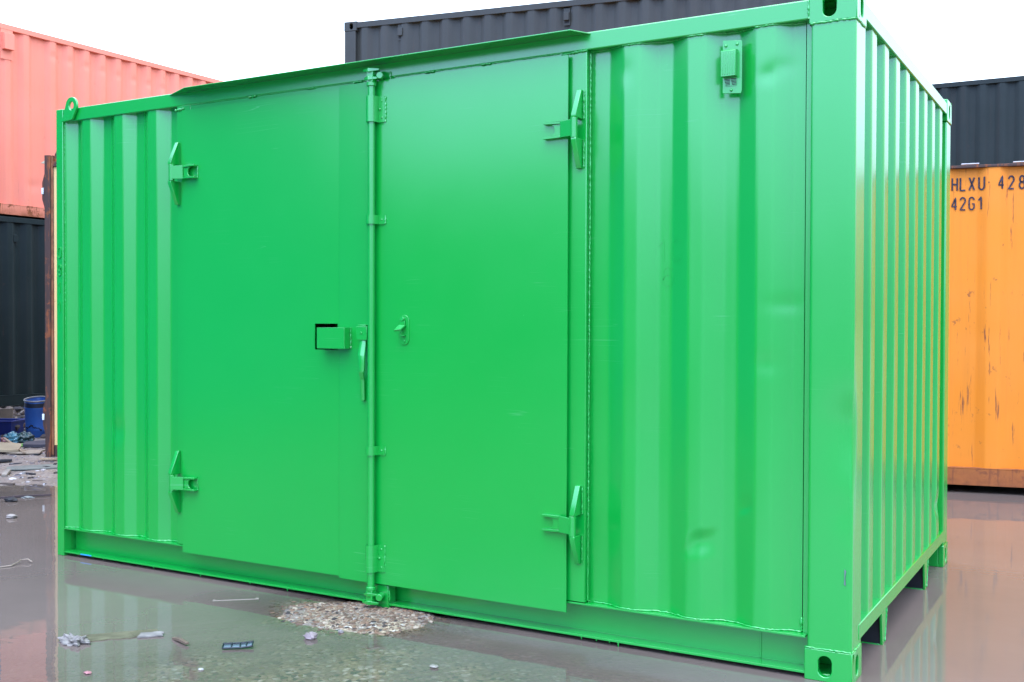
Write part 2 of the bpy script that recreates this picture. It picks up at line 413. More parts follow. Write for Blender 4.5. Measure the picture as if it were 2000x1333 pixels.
def mud_material():
    m, nt, b = new_mat("wet_mud_and_gravel")
    v = objcoord(nt)
    big = noise(nt, v, 1.1, 6, 0.6); med = noise(nt, v, 9, 6, 0.65)
    mud = mixc(nt, ramp(nt, big, [(0.35, 0.0), (0.65, 1.0)]), (0.125, 0.095, 0.080), (0.20, 0.155, 0.130))
    mud = mixc(nt, ramp(nt, med, [(0.45, 0.0), (0.75, 0.7)]), mud, (0.055, 0.044, 0.040))
    vo = N(nt, "ShaderNodeTexVoronoi", feature='F1', ins={'Scale': 48.0, 'Randomness': 1.0}); nt.links.new(v, vo.inputs['Vector'])
    sep = N(nt, "ShaderNodeSeparateColor"); nt.links.new(vo.outputs['Color'], sep.inputs[0])
    peb = mixc(nt, sep.outputs[0], (0.24, 0.165, 0.10), (0.50, 0.38, 0.24))
    peb = mixc(nt, mth(nt, 'GREATER_THAN', sep.outputs[1], 0.88), peb, (0.66, 0.58, 0.46))
    peb = mixc(nt, mth(nt, 'GREATER_THAN', sep.outputs[2], 0.9), peb, (0.05, 0.045, 0.045))
    edge = ramp(nt, vo.outputs['Distance'], [(0.25, 1.0), (0.62, 0.25)])
    pm = N(nt, "ShaderNodeMix", data_type='RGBA', blend_type='MULTIPLY'); pm.inputs[0].default_value = 0.5
    nt.links.new(peb, pm.inputs[6]); nt.links.new(edge, pm.inputs[7])
    at = N(nt, "ShaderNodeAttribute", attribute_name="gravel")
    gm = mth(nt, 'MULTIPLY', at.outputs['Fac'], ramp(nt, noise(nt, v, 4.5, 6, 0.65), [(0.38, 0.12), (0.62, 1.0)]))
    nt.links.new(mixc(nt, gm, mud, pm.outputs[2]), b.inputs['Base Color'])
    b.inputs['Roughness'].default_value = 0.55; b.inputs['Specular IOR Level'].default_value = 0.4
    bump(nt, b, [(noise(nt, v, 14, 6, 0.65), 0.03, 0.5), (mth(nt, 'MULTIPLY', vo.outputs['Distance'], -1.0), 0.006, 0.8)])
    return m
ground = g.build("ground", mud_material(), smooth=180)
ground['kind'] = 'structure'
ga = ground.data.attributes.new("gravel", 'FLOAT', 'POINT')
gv = []
for v in ground.data.vertices:
    x, y = v.co.x, v.co.y
    a = max(1.15 - ell(x, y, -2.13, -0.17, 0.55, 0.38, 0.12), 0.75 * (1.5 - ell(x, y, -1.6, -1.0, 1.0, 0.75, 0.35)), 0.4 * (1.1 - ell(x, y, -2.35, -1.6, 0.9, 0.7, 0.3)), 0)
    if (-x + y) * 0.7071 > 5.9: a = 0.22
    gv.append(max(0.0, min(1.0, a * 1.6)))
ga.data.foreach_set('value', gv)

def water_material():
    m = bpy.data.materials.new("murky_puddle_water"); m.use_nodes = True; nt = m.node_tree
    nt.nodes.remove(nt.nodes["Principled BSDF"]); out = nt.nodes["Material Output"]
    v = objcoord(nt)
    dif = N(nt, "ShaderNodeBsdfDiffuse")
    nt.links.new(mixc(nt, ramp(nt, noise(nt, v, 0.7, 5, 0.6), [(0.3, 0.0), (0.7, 1.0)]), (0.135, 0.099, 0.079), (0.168, 0.124, 0.099)), dif.inputs['Color'])
    tr = N(nt, "ShaderNodeBsdfTransparent"); tr.inputs['Color'].default_value = (0.93, 0.93, 0.90, 1)
    at = N(nt, "ShaderNodeAttribute", attribute_name="depth")
    mk = mth(nt, 'MULTIPLY', at.outputs['Fac'], -1.0 / 0.016)
    ex = mth(nt, 'SUBTRACT', 1.0, mth(nt, 'POWER', 2.71828, mk), True)
    body = N(nt, "ShaderNodeMixShader"); nt.links.new(ex, body.inputs[0]); nt.links.new(tr.outputs[0], body.inputs[1]); nt.links.new(dif.outputs[0], body.inputs[2])
    gl = N(nt, "ShaderNodeBsdfGlossy"); gl.inputs['Roughness'].default_value = 0.012
    vr = objcoord(nt, (1.0, 2.2, 1.0))
    b1 = N(nt, "ShaderNodeBump"); b1.inputs['Strength'].default_value = 0.10; b1.inputs['Distance'].default_value = 0.01
    nt.links.new(noise(nt, vr, 2.2, 3, 0.5), b1.inputs['Height'])
    b2 = N(nt, "ShaderNodeBump"); b2.inputs['Strength'].default_value = 0.05; b2.inputs['Distance'].default_value = 0.004
    rp = ramp(nt, noise(nt, v, 0.8, 2), [(0.5, 0.0), (0.62, 1.0)])
    nt.links.new(mth(nt, 'MULTIPLY', noise(nt, vr, 16, 2, 0.5), rp), b2.inputs['Height']); nt.links.new(b1.outputs[0], b2.inputs['Normal'])
    nt.links.new(b2.outputs[0], gl.inputs['Normal'])
    fr = N(nt, "ShaderNodeFresnel", ins={'IOR': 1.4}); nt.links.new(b2.outputs[0], fr.inputs['Normal'])
    mx = N(nt, "ShaderNodeMixShader"); nt.links.new(fr.outputs[0], mx.inputs[0]); nt.links.new(body.outputs[0], mx.inputs[1]); nt.links.new(gl.outputs[0], mx.inputs[2])
    nt.links.new(mx.outputs[0], out.inputs['Surface'])
    return m
wmb = MB(); wmb.grid([[(x, y, 0.0) for x in GX] for y in GY])
water = wmb.build("water", water_material(), smooth=180); water['kind'] = 'structure'
wa = water.data.attributes.new("depth", 'FLOAT', 'POINT')
wa.data.foreach_set('value', [max(0.0, -ground_h(v.co.x, v.co.y)) for v in water.data.vertices])

# ------------------------------------------------------------------ the green container
GC = thing("shipping_container", "bright green half-length storage container with double side doors, standing in the puddle", "container", (-2.24, 1.22, 0))
XL = -4.487
def P(name, mb, mat=GREEN, parent=GC, **k): return mb.build(name, mat, parent, **k)

def dent_right(x, z):
    d = 0.0
    def gs(cx, cz, sx, sz): return math.exp(-((x - cx) / sx) ** 2 - ((z - cz) / sz) ** 2)
    zc = 0.478 + 0.14 * (x + 0.60)                         # the big dent: a slanting crease with a long slope below it
    t_ = zc - z
    q = smooth01(1 - t_ / 0.085) if t_ > 0 else smooth01(1 + t_ / 0.055)
    d += 0.0095 * q * smooth01(1.3 - abs(x + 0.595 + 0.25 * t_) / (0.055 + 0.35 * max(0.0, t_)))
    zc = 0.62 + 0.5 * (x + 0.42)
    q = (1 - (z - zc) / 0.06) if z > zc else (1 - (zc - z) / 0.02)
    if q > 0: d += 0.005 * q * smooth01(1.2 - abs(x + 0.42) / 0.035)
    d += 0.004 * gs(-0.335, 2.30, 0.035, 0.030) + 0.002 * gs(-0.29, 2.33, 0.05, 0.03)
    d += 0.0025 * gs(-0.335, 1.19, 0.05, 0.04) + 0.002 * gs(-0.27, 1.42, 0.06, 0.03)
    d += 0.004 * gs(-0.85, 0.9, 0.12, 0.2) + 0.004 * gs(-0.6, 1.5, 0.1, 0.3) - 0.003 * gs(-0.3, 0.7, 0.1, 0.2)
    d += 0.003 * gs(-0.93, 2.38, 0.03, 0.05)
    return d + 0.0012 * mnoise.noise((x * 4, z * 2.0, 1.0))
OY, IY = 0.010, 0.046
# right panel profile
pr = [(-1.103, IY)]
for x0 in (-0.936, -0.658, -0.380): pr += [(x0 - 0.078, IY), (x0, OY), (x0 + 0.068, OY), (x0 + 0.138, IY)]
pr += [(-0.199, IY)]
pr = round_corners(pr, 0.010, 4)
def subdiv(prof, step):
    out = [prof[0]]
    for a, b in zip(prof[:-1], prof[1:]):
        k = max(1, int(math.ceil(abs(b[0] - a[0]) / step)))
        out += [(a[0] + (b[0] - a[0]) * i / k, a[1] + (b[1] - a[1]) * i / k) for i in range(1, k + 1)]
    return out
pr = subdiv(pr, 0.012)
P("side_panel", corrugated(pr, lin(0.162, 2.495, 190), lambda u, d, z: (u, d + dent_right(u, z), z)), smooth=60)
pl = [(-4.432, 0.012), (-4.420, 0.012), (-4.345, IY)]
for x0 in (-4.272, -4.006, -3.740): pl += [(x0 - 0.002, OY), (x0 + 0.066, OY), (x0 + 0.132, IY), (x0 + 0.198, IY)]
pl = pl[:-1] + [(-3.515, IY)]
pl = subdiv(round_corners(pl, 0.012, 8), 0.012)
def dent_left(x, z): return 0.006 * math.exp(-((x + 4.0) / .08) ** 2 - ((z - .75) / .06) ** 2) 
P("side_panel", corrugated(pl, lin(0.162, 2.495, 190), lambda u, d, z: (u, d + dent_left(u, z), z)), smooth=60)
# filler strip beside the corner post, with the dark open seam left between
P("filler_strip", MB().box(-0.195, -0.160, 0.040, 0.050, 0.162, 2.49), bevel=0.001)

# corner post, dented edge
def post_mesh():
    x0, x1, y0, y1 = -0.170, -0.004, 0.004, 0.160
    prof = [(x0, y1), (x0, y0), (x1, y0), (x1, y1)]
    prof = [(x0, y1)] + round_corners(prof, 0.012, 5)[1:-1] + [(x1, y1)]
    fine = subdiv([prof[0]], 1)
    for a, b in zip(prof[:-1], prof[1:]):
        k = max(1, int(math.hypot(b[0] - a[0], b[1] - a[1]) / 0.012)); fine += [(a[0] + (b[0] - a[0]) * i / k, a[1] + (b[1] - a[1]) * i / k) for i in range(1, k + 1)]
    rows = []
    for z in lin(0.118, 2.473, 180):
        row = []
        for (x, y) in fine:
            sz = 0.12 if z > 0.96 else 0.24
            f = math.exp(-((z - 0.96) / sz) ** 2)
            dy = 0.020 * f * math.exp(-((x - 0.0) / 0.11) ** 2) * math.exp(-(y / 0.06) ** 2)
            dy += 0.003 * math.exp(-((z - 0.64) / 0.07) ** 2 - ((x + 0.04) / 0.04) ** 2) * math.exp(-(y / 0.06) ** 2)
            dx = -0.010 * f * math.exp(-(y / 0.03) ** 2) * (1 if x > -0.05 else 0)
            w = 0.0010 * mnoise.noise((x * 7, z * 2.5, 2 + y * 7))
            row.append((x + dx, y + dy + w, z))
        rows.append(row)
    return MB().grid(rows)
P("corner_post", post_mesh(), smooth=60)
P("corner_post", MB().box(-0.160, -0.004, 2.290, 2.434, 0.118, 2.473), bevel=0.008)
P("corner_post", MB().prism([(XL, 0.0), (-4.430, 0.0), (-4.430, 0.055), (-4.436, 0.055), (-4.436, 0.100), (XL, 0.100)], 2, 0.0, 2.566), bevel=0.004)
P("corner_post", MB().box(XL, -4.40, 2.34, 2.438, 0.0, 2.566), bevel=0.004)
for z in (0.0, 2.473):
    P("corner_casting", casting(MB(), -1, 1, 0, 0, z), bevel=0.004)
    P("corner_casting", casting(MB(), -1, -1, 0, 2.438, z), bevel=0.004)
def WB(pts, r, seed): P("weld_bead", MB().bead(pts, r, seed), GREEN_W, smooth=80)
# weld beads round the castings
WB([(-0.176, 0.003, 0.121), (-0.004, 0.003, 0.121)], 0.0045, 1); WB([(-0.003, 0.004, 0.121), (-0.003, 0.158, 0.121)], 0.004, 2)
WB([(-0.170, 0.003, 2.471), (-0.004, 0.003, 2.471)], 0.005, 3); WB([(-0.003, 0.004, 2.471), (-0.003, 0.158, 2.471)], 0.005, 4)
WB([(-0.178, 0.001, 2.49), (-0.179, 0.001, 2.562)], 0.004, 5)
WB([(-1.098, 0.022, 0.17), (-1.096, 0.026, 2.48)], 0.0038, 6)                 # beside the right jamb
WB([(-4.428, 0.014, 0.17), (-4.428, 0.012, 2.48)], 0.003, 7)
WB([(-0.2, IY - 0.002, 0.17), (-0.2, IY - 0.002, 0.22)], 0.006, 8)
WB([(u, d - 0.004, 0.165) for u, d in pr[::3]], 0.0042, 9)                    # foot of the right panel
WB([(u, d - 0.004, 0.165) for u, d in pl[::3]], 0.0042, 10)
WB([(u, d - 0.003, 2.489) for u, d in pr[::3]], 0.004, 11)
WB([(-1.22, 0.001, 2.482), (-1.10, 0.001, 2.489)], 0.006, 12); WB([(-3.52, 0.002, 2.47), (-3.46, 0.002, 2.474)], 0.007, 13)
WB([(-1.205, 0.002, 2.478), (-1.204, 0.002, 2.45)], 0.003, 14)
for i, x in enumerate((-1.62, -1.92, -2.33, -2.62, -3.0)): WB([(x, -0.001, 2.487), (x + 0.05, -0.001, 2.488)], 0.0055, 20 + i)
# rails
P("top_rail", MB().box(-4.430, -0.176, 0.002, 0.062, 2.490, 2.564), bevel=0.005)
br = MB().prism([(0.000, 0.155), (0.080, 0.155), (0.080, 0.028), (0.004, 0.028), (0.004, 0.019), (0.086, 0.019), (0.086, 0.162), (0.000, 0.162)], 0, -4.430, -0.176)
rnd = random.Random(3)
for x, l in ((-0.95, 0.022), (-1.05, 0.010), (-0.99, 0.008), (-1.12, 0.012), (-3.35, 0.012), (-3.0, 0.01), (-2.75, 0.014), (-4.1, 0.008), (-3.7, 0.01), (-0.72, 0.006)):
    br.tube([(x, 0.007, 0.021), (x + 0.001, 0.007, 0.019 - l * 0.6), (x, 0.007, 0.019 - l)], [0.004, 0.0025, 0.0008], 6)
P("bottom_rail", br, bevel=0.0015)
P("rail_joint", MB().box(-0.372, -0.366, 0.076, 0.0795, 0.03, 0.153), GREEN_W, bevel=0.001)
P("paint_patch", MB().box(-4.29, -4.20, 0.0015, 0.0035, 0.021, 0.027), BLUE_TAPE)
P("paint_chip", MB().prism([(-0.0325, 0.375), (-0.027, 0.372), (-0.029, 0.40), (-0.026, 0.425), (-0.0315, 0.43), (-0.0305, 0.40)], 1, -0.0005, 0.006), STEEL)
# end wall and its frame
pe = []
y = 0.162
pe.append((y, 0.055))
for k in range(8):
    a = 0.318 + 0.2505 * k
    pe += [(a - 0.026, 0.055), (a, 0.010), (a + 0.100, 0.010), (a + 0.126, 0.055)]
pe.append((2.285, 0.055)); pe = round_corners(pe, 0.012, 4)
def dent_end(y, z): return 0.02 * math.exp(-((y - 2.12) / .05) ** 2 - ((z - .36) / .05) ** 2) + 0.0008 * mnoise.noise((y * 4, z * 2, 8))
P("end_panel", corrugated(subdiv(pe, 0.02), lin(0.20, 2.515, 110), lambda u, d, z: (-d - dent_end(u, z), u, z)), smooth=60)
P("end_top_rail", MB().box(-0.064, -0.002, 0.160, 2.278, 2.505, 2.568), bevel=0.004)
er = MB().box(-0.064, -0.002, 0.120, 2.318, 0.140, 0.200)
P("end_bottom_rail", er, bevel=0.003)
for yy in (0.600, 1.690):
    t = MB().prism([(yy - 0.03, 0.142), (yy + 0.075, 0.142), (yy + 0.060, 0.06), (yy + 0.035, 0.004), (yy - 0.005, -0.004), (yy - 0.01, 0.02)], 0, -0.014, -0.004)
    P("floor_tunnel_tab", t, bevel=0.001)
    P("floor_tunnel_lip", MB().box(-0.30, -0.0145, yy - 0.012, yy - 0.006, -0.003, 0.004), bevel=0.001)
    P("floor_tunnel_wall", MB().box(-0.60, -0.0145, yy - 0.005, yy + 0.003, 0.0045, 0.122), DARK)  # wall coloured near-black to paint in the shade inside the tunnel
    P("weld_bead", MB().bead([(-0.003, yy + 0.075, 0.14), (-0.003, yy + 0.06, 0.06), (-0.003, yy + 0.036, 0.006)], 0.003, 33), GREEN_W, smooth=80)
# the sides the camera cannot see, floor and roof
pb = [(XL + 0.06, 2.392)]
xx = XL + 0.1
while xx < -0.45: pb += [(xx, 2.392), (xx + 0.068, 2.428), (xx + 0.136, 2.428), (xx + 0.204, 2.392)]; xx += 0.278
pb.append((-0.16, 2.392))
P("back_panel", corrugated(round_corners(pb, 0.01, 2), [0.16, 2.5], lambda u, d, z: (u, d, z)))
pe2 = [(0.1, 0.05)]
yy = 0.16
while yy < 2.1: pe2 += [(yy, 0.05), (yy + 0.03, 0.01), (yy + 0.13, 0.01), (yy + 0.16, 0.05)]; yy += 0.27
pe2.append((2.34, 0.05))
P("end_panel", corrugated(round_corners(pe2, 0.01, 2), [0.15, 2.5], lambda u, d, z: (XL + d, u, z)))
P("top_rail", MB().box(-4.40, -0.178, 2.372, 2.434, 2.50, 2.564), bevel=0.004); P("bottom_rail", MB().box(-4.40, -0.178, 2.372, 2.434, 0.02, 0.16), bevel=0.004)
P("end_top_rail", MB().box(XL + 0.003, XL + 0.06, 0.1, 2.34, 2.50, 2.563), bevel=0.004); P("end_bottom_rail", MB().box(XL + 0.003, XL + 0.06, 0.1, 2.34, 0.02, 0.15), bevel=0.004)
rf = []
xx = -4.42
while xx < -0.2: rf += [(xx, 2.548), (xx + 0.05, 2.548), (xx + 0.07, 2.560), (xx + 0.12, 2.560)]; xx += 0.14
P("roof", MB().grid([[(x, yv, z) for x, z in rf] for yv in (0.06, 2.375)]))
P("floor", MB().box(-4.42, -0.066, 0.09, 2.365, 0.125, 0.152), DARK)
for i in range(11): P("cross_member", MB().box(-4.30 + i * 0.36, -4.25 + i * 0.36, 0.09, 2.365, 0.02, 0.122))
# doorway frame
P("door_jamb", MB().box(-3.515, -3.415, 0.0035, 0.0615, 0.165, 2.4915), bevel=0.002); P("door_jamb", MB().box(-1.215, -1.103, 0.0035, 0.0615, 0.165, 2.4915), bevel=0.003); P("door_header", MB().box(-3.413, -1.217, 0.004, 0.060, 2.435, 2.4915), bevel=0.0015)
P("weld_bead", MB().bead([(-3.40, 0.0025, 2.4885), (-1.23, 0.0025, 2.4885)], 0.0028, 19), GREEN_W, smooth=80)
P("door_block", MB().box(-2.218, -2.122, -0.003, 0.058, -0.006, 0.112), bevel=0.003)
cp = [(-3.57, 0.0015), (-1.085, 0.0015), (-1.135, -0.092), (-3.36, -0.092)]
P("drip_canopy", MB().prism(cp, 2, 2.553, 2.5575), bevel=0.001)
# doors
ld = MB()
def holed(mb, x0, x1, z0, z1, hx0, hx1, hz0, hz1, ya, yb):
    X = [x0, hx0, hx1, x1]; Z = [z0, hz0, hz1, z1]
    idx = lambda i, j, k: k * 16 + j * 4 + i
    vs = [(X[i], yv, Z[j]) for yv in (ya, yb) for j in range(4) for i in range(4)]
    fs = []
    for j in range(3):
        for i in range(3):
            if i == 1 and j == 1: continue
            fs += [(idx(i, j, 0), idx(i + 1, j, 0), idx(i + 1, j + 1, 0), idx(i, j + 1, 0)), (idx(i, j, 1), idx(i, j + 1, 1), idx(i + 1, j + 1, 1), idx(i + 1, j, 1))]
    for i in range(3): fs += [(idx(i, 0, 0), idx(i, 0, 1), idx(i + 1, 0, 1), idx(i + 1, 0, 0)), (idx(i, 3, 0), idx(i + 1, 3, 0), idx(i + 1, 3, 1), idx(i, 3, 1)),
                               (idx(0, i, 0), idx(0, i + 1, 0), idx(0, i + 1, 1), idx(0, i, 1)), (idx(3, i, 0), idx(3, i, 1), idx(3, i + 1, 1), idx(3, i + 1, 0))]
    for a, b in (((1, 1), (2, 1)), ((2, 1), (2, 2)), ((2, 2), (1, 2)), ((1, 2), (1, 1))):
        fs.append((idx(*a, 0), idx(*b, 0), idx(*b, 1), idx(*a, 1)))
    return mb.add(vs, fs)
holed(ld, -3.462, -2.365, 0.128, 2.463, -2.560, -2.418, 1.215, 1.341, -0.0105, -0.0045)
door_l = P("door", ld)
def sheet(x0, x1, z0, z1, ya, yb, seed, nx=40, nz=60, amp=0.0010):
    """a sheet of plate with a trace of waviness, closed at the rim"""
    mb = MB()
    w = lambda x, z: amp * mnoise.noise((x * 1.6, z * 1.1, seed))
    xs = lin(x0, x1, nx); zs = lin(z0, z1, nz)
    mb.grid([[(x, ya + w(x, z), z) for x in xs] for z in zs]); mb.grid([[(x, yb + w(x, z), z) for x in xs] for z in zs])
    for z in (z0, z1): mb.grid([[(x, ya + w(x, z), z) for x in xs], [(x, yb + w(x, z), z) for x in xs]])
    for x in (x0, x1): mb.grid([[(x, ya + w(x, z), z) for z in zs], [(x, yb + w(x, z), z) for z in zs]])
    return mb
door_r = P("door", sheet(-2.215, -1.180, 0.120, 2.474, -0.0185, -0.0125, 3.3))
P("overlap_strip", MB().prism([(-2.405, -0.0150), (-2.216, -0.0205), (-2.216, -0.0125), (-2.405, -0.0108)], 2, 0.118, 2.477), parent=door_r, bevel=0.0015)

def hinge(x, z, sgn, parent):
    """x = pin axis; sgn=+1: strap runs to -x (right-hand jamb); -1 mirrored. Two tapered fins, a pin barrel and a pressed strap"""
    s = sgn
    for q in (1, -1):                                        # fins: triangular in side view
        zi, zo = z + q * 0.042, z + q * 0.165
        xa, xb = x + s * 0.008, x + s * 0.031
        xa, xb = min(xa, xb), max(xa, xb)
        h = MB().prism([(0.004, zi), (-0.062, zi), (-0.064, zi + q * 0.012), (-0.012, zo), (0.004, zo)], 0, xa, xb)
        h.build("hinge_fin", GREEN, parent, bevel=0.002)
    b = MB().tube([(x + s * 0.016, -0.050, z - 0.042), (x + s * 0.016, -0.050, z + 0.042)], 0.015, 16)
    b.tube([(x + s * 0.016, -0.050, z - 0.048), (x + s * 0.016, -0.050, z + 0.048)], 0.009, 12)
    # strap: from barrel down to the leaf, U-shaped cut in the far end, two edge ribs
    x0, x1, x2 = x + s * 0.010, x - s * 0.055, x - s * 0.135
    for (za, zb) in ((z - 0.034, z + 0.034),):
        b.add([(x0, -0.062, za), (x1, -0.040, za), (x1, -0.034, za), (x0, -0.050, za), (x0, -0.062, zb), (x1, -0.040, zb), (x1, -0.034, zb), (x0, -0.050, zb)],
              [(0, 1, 2, 3), (7, 6, 5, 4), (0, 4, 5, 1), (1, 5, 6, 2), (2, 6, 7, 3), (3, 7, 4, 0)])
    for q in (1, -1):
        b.prism([(x1, z + q * 0.024), (x2, z + q * 0.027), (x2, z + q * 0.036), (x1, z + q * 0.034)], 1, -0.040, -0.0115)
    n = 8; pts = [(x1, z - 0.024)] + [(x1 - s * (0.012 + 0.026 * math.sin(math.pi * i / n)), z - 0.022 * math.cos(math.pi * i / n)) for i in range(n + 1)] + [(x1, z + 0.024)]
    pts = [(x1, z - 0.0239), (x2 + s * 0.03, z - 0.0239)] + [(x2 + s * (0.03 + 0.022 * math.sin(math.pi * i / n)), z - 0.0235 * math.cos(math.pi * i / n)) for i in range(1, n)] + [(x2 + s * 0.03, z + 0.0239), (x1, z + 0.0239)]
    b.prism(pts, 1, -0.034, -0.024)
    b.build("hinge_strap", GREEN, parent, bevel=0.0015)
    for q in (1, -1): MB().bead([(x + s * 0.037, 0.001, z + q * 0.045), (x + s * 0.037, 0.001, z + q * 0.163)], 0.0038, int(abs(x * 100) + z * 10)).build("weld_bead", GREEN_W, parent, smooth=80)
    w = MB().bead([(x2, -0.0125, z - 0.03), (x2, -0.0125, z + 0.03)], 0.004, 51)
    w.build("weld_bead", GREEN_W, parent, smooth=80)
for z in (2.160, 0.495): hinge(-1.152, z, 1, door_r)
for z in (2.133, 0.498): hinge(-3.482, z, -1, door_l)

# lock rod and its guides
RX, RY = -2.190, -0.046
rod = MB().tube([(RX, RY, 0.07), (RX, RY, 2.45)], 0.0170, 20)
P("lock_rod", rod, parent=door_r, smooth=50)
for zt, q in ((2.455, 1), (0.10, -1)):                        # forked cam ends
    c = MB().tube([(RX, RY, zt - q * 0.010), (RX, RY, zt + q * 0.006)], 0.023, 14)
    c.prism([(RX - 0.016, RY - 0.018), (RX + 0.018, RY - 0.016), (RX + 0.016, RY + 0.020), (RX - 0.018, RY + 0.018)], 2, zt + q * 0.006, zt + q * 0.062)
    for zz, w in ((zt + q * 0.022, 0.034), (zt + q * 0.060, 0.042)):
        c.add([(RX - w, RY - 0.012, zz), (RX, RY - 0.030, zz - q * 0.008), (RX + w * 1.05, RY + 0.0, zz), (RX + w * 0.6, RY + 0.034, zz), (RX - w * 0.7, RY + 0.024, zz),
               (RX - w, RY - 0.012, zz + q * 0.010), (RX, RY - 0.026, zz + q * 0.012), (RX + w * 1.05, RY, zz + q * 0.010), (RX + w * 0.6, RY + 0.034, zz + q * 0.010), (RX - w * 0.7, RY + 0.024, zz + q * 0.010)],
              [(4, 3, 2, 1, 0), (5, 6, 7, 8, 9)] + [(i, (i + 1) % 5, (i + 1) % 5 + 5, i + 5) for i in range(5)])
    P("cam_end", c, parent=door_r, bevel=0.002)
    k = MB().tube([(RX + 0.030, 0.004, zt + q * 0.034), (RX + 0.050, -0.052, zt + q * 0.036)], 0.016, 12)      # keeper peg beside the cam
    k.bead([(RX + 0.072, 0.0, zt + q * 0.01), (RX + 0.075, -0.001, zt + q * 0.06)], 0.006, 61)
    P("cam_keeper", k, GREEN, parent=door_r, bevel=0.002)
def guide(z0, z1, big):
    gm = MB(); n = 10
    loop = [(RX - 0.046, -0.0190), (RX - 0.046, -0.024), (RX - 0.026, -0.027)] + [(RX + 0.0245 * math.cos(math.radians(a)), RY - 0.0245 * math.sin(math.radians(a))) for a in range(150, 20, -13)] + [(RX + 0.0265, -0.024), (RX + 0.060, -0.024), (RX + 0.060, -0.0190)]
    inn = [(RX + 0.060, -0.0188), (RX + 0.0215, -0.0188)] + [(RX + 0.0185 * math.cos(math.radians(a)), RY - 0.0185 * math.sin(math.radians(a))) for a in range(20, 151, 13)] + [(RX - 0.0215, -0.0188), (RX - 0.046, -0.0188)]
    rows = [[(x, y, z) for x, y in loop] for z in (z0, z1)]
    gm.grid(rows)
    for z in (z0, z1):                                       # rims
        gm.grid([[(x, y, z) for x, y in loop], [(x, min(y + 0.005, -0.0186), z) for x, y in loop]])
    o = P("rod_guide", gm, parent=door_r, smooth=30)
    md = o.modifiers.new("solid", 'SOLIDIFY'); md.thickness = 0.003; md.offset = 0
    def bolt(c, r, sq): MB().sphere(c, r, sq).build("bolt_head", GREEN_W, door_r, smooth=80)
    for zz in ([z0 + 0.02, z1 - 0.02] if big else [(z0 + z1) / 2]):
        bolt((RX + 0.044, -0.0245, zz), 0.0055, (1, .6, 1)); bolt((RX - 0.030, -0.030, zz), 0.0055, (1, .7, 1))
    if big: bolt((RX + 0.034, -0.026, (z0 + z1) / 2), 0.006, (1, 1, 1))
    MB().bead([(RX + 0.0615, -0.0195, z0), (RX + 0.0615, -0.0195, z1)], 0.005, 72 + int(z0 * 10)).build("weld_bead", GREEN_W, door_r, smooth=80)
for a, b, c in ((2.280, 2.398, True), (1.806, 1.845, False), (0.728, 0.768, False), (0.180, 0.305, True)): guide(a, b, c)
# lock box
lb = MB(); bx0, bx1, by0, by1, bz0, bz1 = -2.499, -2.332, -0.068, -0.0187, 1.222, 1.322
lb.box(bx0, bx1, by0, by0 + 0.005, bz0, bz1)
lb.box(bx1 - 0.005, bx1, by0 + 0.005, by1, bz0, bz1)
lb.box(bx0, bx1 - 0.005, by0 + 0.005, by1, bz1 - 0.005, bz1)
lb.box(bx0, bx0 + 0.005, by0 + 0.005, by1, bz0, bz1 - 0.005)
lb.bead([(bx1 + 0.001, -0.0195, bz0), (bx1 + 0.001, -0.0195, bz1)], 0.004, 81); lb.bead([(bx1, by0, bz0 + .002), (bx1, by0, bz1 - .002)], 0.0025, 82)
P("lock_box", lb, parent=door_r, bevel=0.0015)
# handle: hub plate, cranked lever
hd = MB().box(-2.276, -2.214, -0.050, -0.044, 1.264, 1.328).box(-2.268, -2.222, -0.049, -0.020, 1.3285, 1.336)
hd.tube([(-2.246, -0.050, 1.298), (-2.246, -0.0535, 1.298)], 0.006, 8)
hub = P("handle_hub", hd, parent=door_r, bevel=0.002)
hm = MB()
secs = [(-2.243, -0.042, 1.262, .017), (-2.242, -0.046, 1.240, .018), (-2.238, -0.062, 1.196, .019), (-2.236, -0.064, 1.188, .018), (-2.238, -0.060, 1.118, .016), (-2.239, -0.060, 1.112, .013), (-2.249, -0.040, 1.082, .011), (-2.250, -0.038, 1.074, .0125), (-2.249, -0.034, 0.985, .011), (-2.249, -0.033, 0.978, .009)]
rows = []
for (x, y, z, w) in secs: rows.append([(x - w, y, z), (x - w * .35, y - .004, z), (x + w * .35, y - .004, z), (x + w, y, z), (x + w, y + .008, z), (x - w, y + .008, z), (x - w, y, z)])
hm.grid(rows); hm.add(rows[0][:6], [(0, 1, 2, 3, 4, 5)]); hm.add(rows[-1][:6], [(5, 4, 3, 2, 1, 0)])
P("door_handle", hm, parent=door_r, bevel=0.0012)
# handle keeper on the right-hand leaf
kp = MB(); n = 24
o = oval(-2.019, 1.3125, 0.052, 0.138, n)
kp.prism(o, 1, -0.024, -0.0184)
kp.tube([(-2.022, -0.024, 1.362), (-2.024, -0.036, 1.364)], 0.010, 10); kp.tube([(-2.036, -0.030, 1.360), (-2.012, -0.030, 1.364)], 0.005, 8)
kp.prism([(-2.034, 1.352), (-2.010, 1.356), (-2.008, 1.338), (-2.040, 1.334)], 1, -0.034, -0.028)
kp.add([(-2.042, -0.034, 1.336), (-2.006, -0.030, 1.338), (-2.012, -0.066, 1.316), (-2.046, -0.068, 1.312), (-2.042, -0.028, 1.331), (-2.006, -0.024, 1.333), (-2.012, -0.060, 1.309), (-2.046, -0.062, 1.305)],
       [(0, 1, 2, 3), (7, 6, 5, 4), (0, 3, 7, 4), (1, 5, 6, 2), (2, 6, 7, 3), (0, 4, 5, 1)])
kp.box(-2.030, -2.008, -0.046, -0.024, 1.284, 1.291); kp.box(-2.030, -2.024, -0.040, -0.024, 1.291, 1.304)
kp.tube([(-2.018, -0.024, 1.260), (-2.018, -0.028, 1.260)], 0.007, 10)
P("handle_keeper", kp, parent=door_r, bevel=0.001)
